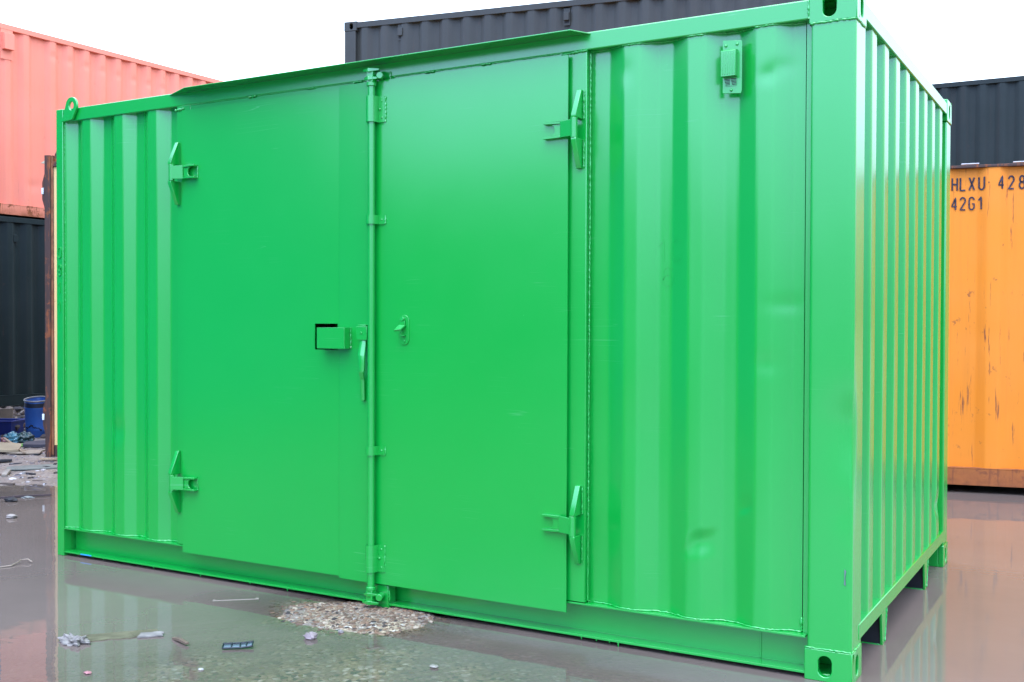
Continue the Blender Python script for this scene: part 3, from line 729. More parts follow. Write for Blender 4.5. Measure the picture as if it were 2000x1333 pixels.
# ventilator
vt = P("vent", MB().prism([(-0.5135, 2.246), (-0.4395, 2.240), (-0.4360, 2.252), (-0.4360, 2.440), (-0.440, 2.446), (-0.5135, 2.452)], 1, 0.0035, 0.0095), bevel=0.001)
hz = MB().prism([(0.0035, 2.412), (-0.020, 2.408), (-0.024, 2.404), (-0.024, 2.306), (0.0035, 2.306)], 0, -0.512, -0.453)
for i in range(6): hz.box(-0.507 + i * 0.0095, -0.5025 + i * 0.0095, -0.0254, -0.0236, 2.312, 2.396)
P("vent_hood", hz, parent=vt, bevel=0.001)
lv = MB().prism([(-0.5085, 2.304), (-0.4535, 2.304), (-0.4570, 2.272), (-0.5040, 2.272)], 1, 0.0012, 0.0037)
P("vent_louvre", lv, parent=vt)
sl = MB()
for r in range(5):
    for c in range(2):
        x = -0.5055 + c * 0.026 + r * 0.0012; z = 2.2975 - r * 0.0055
        sl.box(x, x + 0.0225 - r * 0.0012, 0.0004, 0.0014, z, z + 0.0028)
P("vent_slots", sl, DARK, parent=vt)  # raised near-black strips paint in the dark inside the slots
for x, z in ((-0.5005, 2.430), (-0.4555, 2.432), (-0.478, 2.256)): P("screw_head", MB().sphere((x, 0.003, z), 0.0065, (1, .8, 1)), GREEN_W, parent=vt, smooth=80)
# lifting lug at the left end
n = 36
outer = []; inner = []
lc = (-4.335, 2.573)
base_l, base_r = (-4.418, 2.488), (-4.328, 2.494)
for k in range(n):
    a = 2 * math.pi * (k + 0.5) / n; deg = math.degrees(a)
    inner.append((lc[0] + 0.021 * math.cos(a), -0.004, lc[1] + 0.025 * math.sin(a)))
    x, z = lc[0] + 0.047 * math.cos(a), lc[1] + 0.049 * math.sin(a)
    if 160 < deg <= 225: t = (deg - 160) / 65; p0 = (lc[0] - 0.044, lc[1] + 0.017); x, z = p0[0] + (base_l[0] - p0[0]) * t, p0[1] + (base_l[1] - p0[1]) * t
    elif 225 < deg <= 285: t = (deg - 225) / 60; x, z = base_l[0] + (base_r[0] - base_l[0]) * t, base_l[1] + (base_r[1] - base_l[1]) * t
    elif 285 < deg < 340: t = (deg - 285) / 55; p0 = (lc[0] + 0.044, lc[1] - 0.017); x, z = base_r[0] + (p0[0] - base_r[0]) * t, base_r[1] + (p0[1] - base_r[1]) * t
    outer.append((x, -0.004, z))
P("lifting_lug", MB().ring_plate(outer, inner, (0, -0.014, 0)), bevel=0.0015)
# old weld-bead numbers and ghost lettering under the new paint
for ch, z in (('0', 1.715), ('9', 1.615), ('1', 1.515), ('1', 1.405)): 
    wm = MB(); stroke_glyph(wm, ch, -4.472, z, 0.026, 0.060, 0.006, lambda u, z, l: (u, -l * 2.2, z), 0.002); P("weld_number", wm, GREEN_W)
def onwall(u, z, l):
    d = IY
    for a, b in zip(pr[:-1], pr[1:]):
        if a[0] <= u <= b[0]: d = a[1] + (b[1] - a[1]) * ((u - a[0]) / max(1e-6, b[0] - a[0])); break
    return (u, d + dent_right(u, z) - 0.0002 - l, z)
for ch, x, z, h in (('1', -0.80, 1.60, .085), ('C', -0.735, 1.60, .085), ('6', -0.775, 1.50, .075)): 
    gl = MB(); stroke_glyph(gl, ch, x, z, 0.045, h, 0.007, onwall, 0.0009); P("ghost_letter", gl, GREEN)

# ------------------------------------------------------------------ generic stacked containers
def container(label, loc, rz, L, mat, rail_mat=None, period=0.278, seg=(0.072, 0.068, 0.070, 0.068), depth=0.046, vents=(), flats=(), phase=0.0, dents=(), end_mat=None, H=2.591, group=None, front=None, nz=2, tr=0.073, tr_mat=None):
    """local frame: x along the length from 0, y from -W (far) ... 0 is the visible long side facing -y, z up from the base"""
    W = 2.438; rail_mat = rail_mat or mat
    c = thing("shipping_container", label, "container", loc, rz, group)
    b = lambda name, mb, m=mat, par=c, **k: mb.build(name, m, par, local=True, **k)
    for x, sx in ((0, 1), (L, -1)):
        for y, sy in ((0, 1), (W, -1)):
            b("corner_post", MB().box(min(x + sx * .005, x + sx * .16), max(x + sx * .005, x + sx * .16), min(y + sy * .004, y + sy * .10), max(y + sy * .004, y + sy * .10), .118, H - .118), bevel=.006)
            
            for zc in (0, H - .118): b("corner_casting", casting(MB(), sx, sy, x, y, zc), rail_mat, bevel=.004)
    def profile():
        if front: return front
        out = [(0.16, 0.012 + depth)]; u = 0.16 + phase
        while u + period < L - 0.16:
            fl = next((f for f in flats if f[0] <= u < f[1]), None)
            if fl:
                out.append((fl[1], 0.012 + depth)); u = fl[1] + 1e-6; continue
            a, s1, i, s2 = seg
            out += [(u, 0.012 + depth), (u + s1, 0.012), (u + s1 + a, 0.012), (u + s1 + a + s2, 0.012 + depth)]
            u += period
        out.append((L - 0.16, 0.012 + depth)); return out
    pf = round_corners(profile(), 0.012, 2)
    def dd(u, z): 
        s = 0.003 * mnoise.noise((u * 1.3, z * 0.8, L + rz))
        for (du, dz, r, a) in dents: s += a * math.exp(-((u - du) / r) ** 2 - ((z - dz) / (r * 0.7)) ** 2)
        return s
    zs = lin(0.15, H - 0.007 - tr, nz)
    b("side_panel", corrugated(pf, zs, lambda u, d, z: (u, d + dd(u, z), z)), smooth=50)
    b("side_panel", corrugated(pf, [0.15, H - 0.08], lambda u, d, z: (u, W - d, z)), smooth=50)
    pe = [(0.10, 0.055)]; y = 0.16
    while y < W - 0.3: pe += [(y, .055), (y + .03, .012), (y + .13, .012), (y + .16, .055)]; y += 0.26
    pe.append((W - 0.10, 0.055))
    for x, s in ((0, 1), (L, -1)): b("end_panel", corrugated(round_corners(pe, .012, 2), [0.12, H - 0.08], lambda u, d, z: (x + s * d, u, z)), smooth=50)
    for y0, y1 in ((0.003, 0.063), (W - 0.063, W - 0.003)):
        b("top_rail", MB().box(0.178, L - 0.178, y0, y1, H - 0.012 - tr, H - 0.012), tr_mat or mat, bevel=.004)
        b("bottom_rail", MB().prism([(y0, 0.014), (y1, 0.014), (y1, 0.155), (y0 - 0.002, 0.155), (y0 - 0.002, 0.1475), (y0, 0.1475)], 0, 0.178, L - 0.178), rail_mat, bevel=.002)
    for x0, x1 in ((0.004, 0.06), (L - 0.06, L - 0.004)):
        b("end_top_rail", MB().box(x0, x1, 0.1621, W - 0.1621, H - 0.085, H - 0.014), rail_mat, bevel=.003); b("end_bottom_rail", MB().box(x0, x1, 0.1621, W - 0.1621, 0.014, 0.12), rail_mat, bevel=.003)
    r = []; x = 0.07
    while x < L - 0.2: r += [(x, H - .03), (x + .06, H - .03), (x + .085, H - .016), (x + .145, H - .016)]; x += 0.17
    b("roof", MB().grid([[(xx, yy, zz) for xx, zz in r] for yy in (0.06, W - 0.06)]))
    b("floor", MB().box(0.07, L - 0.07, 0.07, W - 0.07, 0.1, 0.14), DARK)
    for (vx, vz, dy, k) in vents:
        v = b("vent", MB().box(vx - .040 * k, vx + .040 * k, dy - .006, dy, vz - .10 * k, vz + .10 * k), bevel=.002)
        b("vent_hood", MB().prism([(dy - .006, vz + .055 * k), (dy - .030 * k - .006, vz + .048 * k), (dy - .030 * k - .006, vz - .045 * k), (dy - .006, vz - .045 * k)], 0, vx - .031 * k, vx + .031 * k), par=v, bevel=.002)
        if k < 2: b("vent_slots", MB().box(vx - .028 * k, vx + .028 * k, dy - .0075, dy - .0055, vz - .075 * k, vz - .05 * k), DARK, par=v)  # near-black plate paints in the dark of the slots
    return c

TH = math.radians(88.6)
cd = Vector((math.cos(TH), math.sin(TH)))
start = Vector((-12.303, 5.053)) - cd * 0.75
row = "containers in the stacks around the yard"
container("dark green container on the ground at the left, under the coral one", (start.x, start.y, 0.21), TH, 12.192, DKGREEN, phase=0.09, vents=((0.99, 2.29, 0.05, 1.0),), group=row)
dn = [(0.75 + x, 2.30 - i * 0.012, 0.045, 0.016) for i, x in enumerate((0.83, 1.10, 1.38, 1.66, 1.94, 2.22, 2.49, 2.77))] + [(1.28, 0.45, 0.09, 0.015)]
container("faded coral pink container stacked on the dark green one at the left", (start.x, start.y, 2.805), TH, 12.192, CORAL, CORAL_R, flats=((1.06, 1.47),), phase=0.06, dents=dn, vents=((0.86, 2.335, 0.012, 2.3),), group=row, nz=60)
# a blue stack continues that row towards the camera; only its far edge shows
bstart = Vector((-9.17, 2.88)) - cd * 12.192
container("blue container on the ground at the extreme left edge", (bstart.x, bstart.y, 0.07), TH, 12.192, BLUE, group=row)
container("blue container stacked on top of the blue one at the extreme left", (bstart.x, bstart.y, 2.665), TH, 12.192, BLUE, phase=0.05, group=row)
# unseen stack added behind the camera to darken lower reflections in the gloss paint
container("added dark green container on the ground, unseen behind the viewer", (-8.5, -18.0, 0.0), math.pi, 12.192, DKGREEN, group=row)
container("added dark green container on top of the unseen stack behind the viewer", (-8.5, -18.0, 2.594), math.pi, 12.192, DKGREEN, phase=0.04, group=row)
TS = math.radians(10.1)
container("slate blue container on the ground behind the green one", (-7.81, 6.758, 0.0), TS, 6.058, SLATE, group=row)
container("slate blue container on top of its stack, rising over the green roof", (-7.81, 6.758, 2.594), TS, 6.058, SLATE, phase=0.02, vents=((0.785, 2.40, 0.03, 1.0), (2.95, 2.39, 0.03, 1.0)), group=row, nz=20)
TR = math.radians(2.6)
rs = Vector((-1.251, 14.03)) - Vector((math.cos(TR), math.sin(TR))) * 4.6
container("dark grey green container on the ground far back behind the orange one", (rs.x, rs.y, 0.0), TR, 6.058, DKGREEN, group=row)
DKG2 = old_paint("dark_grey_green_paint", (0.014, 0.019, 0.016), 0.5, rust=0.1, fade=0.05, streak=0.35, spots=0.05)
container("dark grey green container far back at right, rising over the orange roof", (rs.x, rs.y, 2.594), TR, 6.058, DKG2, phase=0.03, group=row)
# orange container with its markings
TO = math.radians(10.4)
od = Vector((math.cos(TO), math.sin(TO)))
OS = 4.4
ostart = Vector((-0.35, 5.19)) - od * OS
opf = [(0.16, 0.056)]
u = 0.181 - 0.4 * 10 + OS
while u < 6.058 - 0.62:
    if u > 0.2: opf += [(u, 0.056), (u + .068, .012), (u + .161, .012), (u + .23, .056)]
    u += 0.40
opf.append((6.058 - 0.16, 0.056))
oc = container("orange container with black lettering and rust, behind the green one at right", (ostart.x, ostart.y, 0.05), TO, 6.058, ORANGE, ORANGE_R, front=opf, group=row, nz=30, tr=0.022, tr_mat=RUST,
               dents=[(OS + 0.2, 1.2, 0.12, 0.006), (OS + 0.45, 0.6, 0.1, 0.006)])
opr = round_corners(opf, 0.012, 2)
def onorange(u, z, l):
    d = 0.056
    for a, b2 in zip(opr[:-1], opr[1:]):
        if a[0] <= u <= b2[0]: d = a[1] + (b2[1] - a[1]) * ((u - a[0]) / max(1e-6, b2[0] - a[0])); break
    return (u, d - 0.005 - l, z)
def letter(ch, cx, z, h, th):
    tx = MB(); stroke_glyph(tx, ch, OS + cx - 0.0185, z, 0.037, h, th, onorange, 0.001); tx.build("painted_character", LETTER, oc, local=True)
for ch, cx in (('H', 0.012), ('L', 0.073), ('X', 0.139), ('U', 0.210), ('4', 0.352), ('2', 0.428), ('8', 0.506)): letter(ch, cx, 2.384, 0.100, 0.0125)
MB().box(OS + .258, OS + .266, .006, .012, 2.434, 2.441).build("painted_dot", LETTER, oc, local=True)
for ch, cx in (('4', 0.010), ('2', 0.073), ('G', 0.139), ('1', 0.204)): letter(ch, cx, 2.228, 0.098, 0.0115)
PALE_E = plain("pale_bare_edge", (0.55, 0.5, 0.47), 0.6)
for x, w, z in ((0.09, 0.10, 2.592), (0.47, 0.14, 2.592)): MB().box(OS + x - .03, OS + x + w, .02, .06, z - 0.003, z + 0.004).build("roof_edge_strip", PALE_E, oc, local=True)

# yellow container: only its rusty corner post and a strip of panel show at the left
TY = math.radians(20)
yc = thing("shipping_container", "faded yellow container with a rust brown post, beyond the left end of the green one", "container", (-8.135, 2.635, 0.02), TY, row)
yb = lambda name, mb, m=YELLOW, par=yc, **k: mb.build(name, m, par, local=True, **k)
W2, L2, H2 = 2.40, 3.0, 2.93
po = yb("corner_post", MB().prism([(0, 0), (0.058, 0), (0.058, 0.02), (0.078, 0.02), (0.078, 0.12), (0, 0.12)], 2, 0, H2), RUST, bevel=.004)
yb("rust_strip", MB().box(0.0585, 0.0795, 0.0165, 0.0195, 0.06, H2 - .02), plain("orange_rust", (0.20, 0.075, 0.03), 0.85, 0.5, 9))
for z in (2.59, 0.42):
    yb("hinge_lug", MB().prism([(-0.001, z - .20), (-0.036, z - .08), (-0.036, z + .08), (-0.001, z + .20)], 1, 0.02, 0.035), RUST, par=po)
    yb("lug_pin", MB().box(-0.040, -0.018, 0.012, 0.040, z - .03, z + .03), plain("pale_pin", (0.6, 0.62, 0.58), 0.4), par=po, bevel=.002)
for px, py in ((W2 - .07, 0), (W2 - .07, L2 - .12), (0, L2 - .12)): yb("corner_post", MB().box(px, px + .07, py, py + .12, 0, H2), RUST, bevel=.004)
yb("end_panel", MB().box(0.0785, W2 - .0705, 0.03, 0.06, 0.15, H2 - .11))
yb("end_top_rail", MB().box(0.079, W2 - .071, 0.01, 0.10, H2 - .108, H2 - .06), RUST, bevel=.003); yb("end_bottom_rail", MB().box(0.079, W2 - .071, 0.03, 0.10, 0.02, 0.145), RUST, bevel=.003)
yb("gusset_plate", MB().prism([(0.056, H2 - .058), (0.30, H2 - .058), (0.30, H2 + .16), (0.15, H2 + .16)], 1, 0.04, 0.055), RUST)
yb("roof_tab", MB().prism([(-0.06, H2 - .07), (-0.002, H2 - .076), (-0.002, H2 - .035)], 1, 0.03, 0.06), plain("pale_wood", (0.5, 0.4, 0.25), 0.7))
ps = [(0.12, 0.04)]; y = 0.2
while y < L2 - .35: ps += [(y, .04), (y + .06, .008), (y + .12, .008), (y + .18, .04)]; y += 0.26
ps.append((L2 - .12, .04))
yb("side_panel", corrugated(ps, [0.12, H2 - .06], lambda u, d, z: (d, u, z)), smooth=50)
yb("side_panel", corrugated(ps, [0.12, H2 - .06], lambda u, d, z: (W2 - d, u, z)), smooth=50)
yb("back_panel", MB().box(0.0705, W2 - .0705, L2 - .06, L2 - .03, 0.05, H2 - .05))
yb("roof", MB().box(0.01, W2 - .01, 0.11, L2 - .05, H2 - .05, H2 - .03))

# ------------------------------------------------------------------ rubbish at the left
def gh(x, y): return ground_h(x, y)
def onez(mb, name, mat, label, cat, group=None, **k):
    return tag(recenter(mb.build(name, mat, **k)), label, cat, group)
# cut-down blue drum, leaning a little
DR = plain("blue_drum_plastic", (0.025, 0.10, 0.32), 0.35, 0.15, 5, 0.002)
dx, dy = -9.66, 3.70
drum = thing("drum", "blue plastic drum with an open top, leaning on the mud bank", "drum", (dx, dy, gh(dx, dy) - 0.03))
DS = 0.60
prof = [(0.205, 0.0), (0.225, 0.02), (0.23, 0.12), (0.237, 0.13), (0.23, 0.14), (0.232, 0.36), (0.238, 0.37), (0.232, 0.38), (0.226, 0.45), (0.222, 0.455), (0.215, 0.45), (0.21, 0.10), (0.0, 0.09)]
dm = MB(); n = 36
tilt = Matrix.Rotation(math.radians(5), 3, 'Y') @ Matrix.Rotation(math.radians(7), 3, 'X')
dm.grid([[tilt @ Vector((r * math.cos(2 * math.pi * k / n), r * math.sin(2 * math.pi * k / n), z)) for k in range(n + 1)] for r, z in [(a * DS, b2) for a, b2 in prof]])
dm.build("drum_body", DR, drum, local=True, smooth=50)
rm = MB(); rm.tube([tilt @ Vector((0.224 * DS * math.cos(2 * math.pi * k / n), 0.224 * DS * math.sin(2 * math.pi * k / n), 0.453)) for k in range(n + 1)], 0.009, 8)
rm.build("drum_rim", plain("pale_drum_rim", (0.194, 0.182, 0.164), 0.5), drum, local=True, smooth=60)
bm_ = MB(); bm_.grid([[tilt @ Vector((r * math.cos(a), r * math.sin(a), z)) for a in lin(math.radians(200), math.radians(390), 24)] for r, z in ((0.2345 * DS, 0.382), (0.2300 * DS, 0.43))])
bm_.build("dark_band", plain("dirty_drum_band", (0.012, 0.018, 0.03), 0.5), drum, local=True, smooth=60)
tm = MB(); rr = random.Random(4)
pa = [tilt @ Vector((0.233 * DS * math.cos(a), 0.233 * DS * math.sin(a), 0.145 + 0.016 * math.sin(i * 1.1) + (0.03 if 3 < i < 12 else 0))) for i, a in enumerate(lin(math.radians(255), math.radians(335), 16))]
tm.tube(pa, [0.003 + 0.006 * rr.random() for _ in pa], 6)
tm.build("split_seam", DARK, drum, local=True)
# open crate
cr = thing("crate", "small open blue plastic crate beside the rubbish bags at far left", "crate", (-10.05, 3.50, gh(-10.05, 3.50)), math.radians(25))
CB = plain("royal_blue_plastic", (0.012, 0.027, 0.168), 0.4, 0.15)
c_ = MB()
def taper(x0, x1, y0, y1, z0, z1, fl, t=0.008):
    for a, b2 in (((x0, y0), (x1, y0)), ((x1, y0), (x1, y1)), ((x1, y1), (x0, y1)), ((x0, y1), (x0, y0))):
        cx, cy = (x0 + x1) / 2, (y0 + y1) / 2
        o = lambda p, k: (cx + (p[0] - cx) * k, cy + (p[1] - cy) * k)
        c_.add([(*o(a, 1), z0), (*o(b2, 1), z0), (*o(b2, fl), z1), (*o(a, fl), z1), (*o(a, 1 - t * 5), z0), (*o(b2, 1 - t * 5), z0), (*o(b2, fl - t * 5), z1), (*o(a, fl - t * 5), z1)],
               [(0, 1, 2, 3), (7, 6, 5, 4), (3, 2, 6, 7), (0, 4, 5, 1)])
taper(-0.18, 0.18, -0.13, 0.13, 0.0, 0.17, 1.12)
c_.box(-0.17, 0.17, -0.12, 0.12, 0.0, 0.012)
c_.build("crate_body", CB, cr, local=True)
rimc = MB(); rimc.tube([(-.205, -.15, .17), (.205, -.15, .17), (.205, .15, .17), (-.205, .15, .17), (-.205, -.15, .17)], 0.010, 8)
rimc.build("crate_rim", CB, cr, local=True)
# rubbish bags: crumpled blobs
def crumple(c, r, sq, seed, amp=0.35, n=28, m=18):
    mb = MB(); vs = []
    for i in range(m + 1):
        a = math.pi * i / m
        rowv = []
        for k in range(n + 1):
            w = 2 * math.pi * (k % n) / n
            d = Vector((math.sin(a) * math.cos(w), math.sin(a) * math.sin(w), math.cos(a)))
            q = d * 2.4 + Vector((seed * 3.1, seed, 0))
            f = 1 + amp * (mnoise.noise(q) + 0.7 * abs(mnoise.noise(q * 2.3)) - 0.2 + 0.35 * abs(mnoise.noise(q * 5)))
            p = d * r * f
            rowv.append((c[0] + p.x * sq[0], c[1] + p.y * sq[1], max(c[2] + p.z * sq[2], c[2] - r * 0.35)))
        vs.append(rowv)
    return mb.grid(vs)
def bagm(name, col): return plain(name, col, 0.3, 0.3, 12, 0.01, 0.5)
onez(crumple((-9.25, 3.08, gh(-9.25, 3.08) + .03), 0.085, (1.1, 1, .8), 2, .5), "rubbish_bag", bagm("teal_bag", (0.06, 0.17, 0.20)), "crumpled pale teal plastic bag in front of the blue crate", "bag")
onez(crumple((-9.17, 3.16, gh(-9.17, 3.16) + .03), 0.085, (1.1, 1, .8), 5, .5), "rubbish_bag", bagm("dark_green_bag", (0.018, 0.045, 0.045)), "crumpled dark green bin bag between the crate and the drum", "bag")
onez(crumple((-8.91, 2.95, gh(-8.91, 2.95) + .01), 0.035, (1.2, 1, .6), 8, .4), "wrapper", plain("lime_wrapper", (0.096, 0.228, 0.024), 0.5), "small lime green wrapper beside the bags", "litter")
onez(crumple((-9.75, 3.62, gh(-9.75, 3.62) + .12), 0.04, (1.3, 1, .8), 9, .4), "wrapper", plain("pale_orange_wrapper", (0.42, 0.252, 0.12), 0.6), "small pale orange scrap lodged on top of the rubbish by the drum", "litter")
onez(crumple((-9.27, 2.97, gh(-9.27, 2.97) + .02), 0.06, (1.2, 1, .6), 12, .4), "rubbish_bag", bagm("dull_red_bag", (0.30, 0.10, 0.09)), "dull reddish bag at the very left of the rubbish", "bag")
# sheets, boards, sticks
def slab(cx, cy, L, Wd, rz, t, seed, tiltx=0.0, tilty=0.0, dz=0.0, ragged=0.12):
    mb = MB(); rn = random.Random(seed); n = 14; pts = []
    for k in range(n):
        a = 2 * math.pi * (k + .5) / n; x, y = math.cos(a), math.sin(a); s = 1 / max(abs(x), abs(y))
        pts.append((x * s * L / 2 * (1 - ragged * rn.random()), y * s * Wd / 2 * (1 - ragged * rn.random())))
    c, s = math.cos(rz), math.sin(rz)
    base = gh(cx, cy) + dz
    top = []; bot = []
    for x, y in pts:
        z = base + t + x * tiltx + y * tilty + 0.006 * mnoise.noise((x * 6, y * 6, seed))
        X, Y = cx + x * c - y * s, cy + x * s + y * c
        top.append((X, Y, z)); bot.append((X, Y, z - t))
    mb.add(top + bot, [tuple(range(n)), tuple(range(2 * n - 1, n - 1, -1))] + [(i, i + n, (i + 1) % n + n, (i + 1) % n) for i in range(n)])
    return mb
CARD = plain("wet_cardboard", (0.252, 0.192, 0.132), 0.8, 0.2, 10); BEIGE = plain("beige_sheet", (0.238, 0.178, 0.104), 0.6, 0.15, 6)
onez(slab(-8.68, 2.56, 0.34, 0.24, 0.75, 0.02, 1, -0.05, 0.22, 0.05), "sheet", BEIGE, "cream coloured sheet lying bent at the very left of the mud bank", "sheet")
onez(slab(-8.48, 2.66, 0.36, 0.16, 0.55, 0.012, 2, 0.0, 0.08, 0.012), "sheet", CARD, "flat piece of brown cardboard under the two wooden sticks", "cardboard")
onez(slab(-8.72, 3.05, 0.40, 0.20, 0.8, 0.03, 3, 0.0, 0.10, 0.02), "board", plain("dark_grey_board", (0.036, 0.033, 0.042), 0.6), "dark grey board lying below the blue drum", "board")
onez(slab(-7.66, 2.19, 0.50, 0.22, 0.95, 0.008, 4, 0.0, 0.04, 0.004), "sheet", plain("pale_grey_green_sheet", (0.147, 0.15, 0.125), 0.45), "pale grey green flat sheet on the mud near the water", "sheet")
onez(slab(-10.6, 3.95, 0.14, 0.02, 0.9, 0.14, 5, 0, 0, 0.1), "sheet", CARD, "brown cardboard scrap standing up behind the blue crate", "cardboard")
WOOD = plain("weathered_wood", (0.216, 0.15, 0.096), 0.75, 0.25, 14)
def stick(p, q, r, flat=0.6):
    a, b2 = Vector(p), Vector(q); mid = (a + b2) / 2 + Vector((0, 0, 0.004)); d = (b2 - a).normalized(); s = d.cross(Vector((0, 0, 1))).normalized(); u2 = s.cross(d)
    mb = MB(); rows = []
    for pt, k in ((a, .9), (mid, 1), (b2, .85)): rows.append([pt + s * r * k * sx + u2 * r * flat * k * sz for sx, sz in ((-1, -1), (1, -1), (1, 1), (-1, 1), (-1, -1))])
    mb.grid(rows); mb.add(rows[0][:4], [(0, 1, 2, 3)]); mb.add(rows[-1][:4], [(3, 2, 1, 0)]); return mb
g1 = "wooden sticks on the rubbish"
onez(stick((-8.98, 2.79, gh(-8.98, 2.79) + .09), (-8.40, 2.60, gh(-8.40, 2.60) + .022), .012), "wooden_stick", WOOD, "longer wooden stick propped on the bags at left", "stick", g1)
onez(stick((-8.76, 2.71, gh(-8.76, 2.71) + .025), (-8.48, 2.68, gh(-8.48, 2.68) + .022), .012), "wooden_stick", WOOD, "lower wooden stick lying flat on the cardboard", "stick", g1)
onez(stick((-7.52, 1.77, gh(-7.52, 1.77) + .012), (-7.68, 1.93, gh(-7.68, 1.93) + .022), .022, .5), "wooden_stick", plain("bleached_wood", (0.216, 0.182, 0.146), 0.8), "short bleached block of wood on the mud near the left edge", "stick")
onez(slab(-7.90, 2.50, 0.16, 0.06, 0.6, 0.01, 6, 0, 0, .01), "wood_chip", plain("fresh_wood", (0.33, 0.228, 0.132), 0.8), "pale splinter of wood at the foot of the rusty post", "wood chip")
onez(slab(-8.18, 2.22, 0.16, 0.08, 0.9, 0.015, 7, 0.03, 0.0, .01), "scrap", plain("black_scrap", (0.012, 0.012, 0.0132), 0.6), "flat black scrap on the mud at the left edge", "scrap")
# rubble heap under the dark container and loose stones on the bank
def lump(mb, c, r, rn, sq=0.65):
    n, m = 7, 4; ph = rn.random() * 6; base = len(mb.v); sx, sy, sz = rn.uniform(.7, 1.3), rn.uniform(.7, 1.3), sq * rn.uniform(.6, 1.2)
    vs = []; ca, sa = math.cos(ph), math.sin(ph)
    for i in range(1, m):
        a = math.pi * i / m
        for k in range(n):
            w = 2 * math.pi * (k + .5 * (i % 2)) / n; j = rn.uniform(.78, 1.15)
            x, y, z = r * sx * j * math.sin(a) * math.cos(w), r * sy * j * math.sin(a) * math.sin(w), r * sz * j * math.cos(a)
            vs.append((c[0] + x * ca - y * sa, c[1] + x * sa + y * ca, c[2] + z))
    top, bot = len(vs), len(vs) + 1
    vs += [(c[0], c[1], c[2] + r * sz), (c[0], c[1], c[2] - r * sz)]
    fs = [(i * n + k, i * n + (k + 1) % n, (i + 1) * n + (k + 1) % n, (i + 1) * n + k) for i in range(m - 2) for k in range(n)]
    fs += [(top, (k + 1) % n, k) for k in range(n)] + [(bot, (m - 2) * n + k, (m - 2) * n + (k + 1) % n) for k in range(n)]
    mb.add(vs, fs)
def stone_mat(name, cols):
    m, nt, b = new_mat(name)
    gi = N(nt, "ShaderNodeNewGeometry"); r = N(nt, "ShaderNodeValToRGB"); r.color_ramp.interpolation = 'CONSTANT'
    e = r.color_ramp.elements
    while len(e) < len(cols): e.new(0.5)
    for i, (el, c) in enumerate(zip(e, cols)): el.position = i / len(cols); el.color = (*c, 1)
    nt.links.new(gi.outputs['Random Per Island'], r.inputs[0])
    v = objcoord(nt)
    mm = N(nt, "ShaderNodeMix", data_type='RGBA', blend_type='MULTIPLY'); mm.inputs[0].default_value = 0.5
    nt.links.new(r.outputs[0], mm.inputs[6]); nt.links.new(ramp(nt, noise(nt, v, 60, 4), [(0.3, 0.5), (0.7, 1.0)]), mm.inputs[7])
    nt.links.new(mm.outputs[2], b.inputs['Base Color']); b.inputs['Roughness'].default_value = 0.7; b.inputs['Specular IOR Level'].default_value = 0.2
    bump(nt, b, [(noise(nt, v, 120, 4), 0.002, 0.5)]); return m
rn = random.Random(11)
rub = MB()
for i in range(420):
    x, y = rn.uniform(-12.2, -9.3), rn.uniform(3.4, 5.6)
    if (x + 9.66) ** 2 + (y - 3.7) ** 2 < 0.05: continue
    lump(rub, (x, y, gh(x, y) + rn.uniform(-.01, .13) * (1 if x < -9.9 else .3)), rn.uniform(0.015, 0.08), rn)
rub.build("rubble", stone_mat("dark_rubble", [(0.10, 0.07, 0.055), (0.16, 0.12, 0.10), (0.06, 0.05, 0.05), (0.22, 0.17, 0.13), (0.09, 0.075, 0.075)]), weld=False)['kind'] = 'stuff'
GRAV = stone_mat("mixed_gravel", [(0.19, 0.115, 0.068), (0.11, 0.07, 0.045), (0.24, 0.16, 0.10), (0.13, 0.08, 0.05), (0.36, 0.28, 0.19), (0.045, 0.035, 0.03), (0.20, 0.115, 0.065), (0.15, 0.10, 0.065)])
gr = MB()
cnt = 0
while cnt < 3600:
    x, y = rn.gauss(-2.15, 0.34), rn.gauss(-0.16, 0.2)
    h = gh(x, y)
    if h < -0.012 + 0.012 * rn.random(): continue
    lump(gr, (x, y, h - 0.0005), rn.choice((.002, .003, .003, .004, .004, .005, .006, .006, .009, .014)) * rn.uniform(.7, 1.2), rn, .4); cnt += 1
cnt = 0
while cnt < 900:
    x, y = rn.uniform(-3.0, -0.6), rn.uniform(-1.9, -0.5)
    h = gh(x, y)
    if h < -0.035: continue
    lump(gr, (x, y, h), rn.choice((.004, .006, .008, .011)), rn, .35); cnt += 1
gr.build("gravel", GRAV, weld=False)['kind'] = 'stuff'
bk = MB()
for i in range(1500):
    x, y = rn.uniform(-9.2, -5.8), rn.uniform(0.9, 3.4)
    if (-x + y) * .7071 < 6.0: continue
    lump(bk, (x, y, gh(x, y)), rn.choice((.006, .006, .01, .01, .014, .02, .03)) * rn.uniform(.6, 1.1), rn, .5)
bk.build("loose_stones", stone_mat("bank_stones", [(0.20, 0.16, 0.15), (0.12, 0.10, 0.10), (0.30, 0.26, 0.24), (0.05, 0.045, 0.05), (0.24, 0.13, 0.10), (0.48, 0.45, 0.43), (0.16, 0.13, 0.13)]), weld=False)['kind'] = 'stuff'
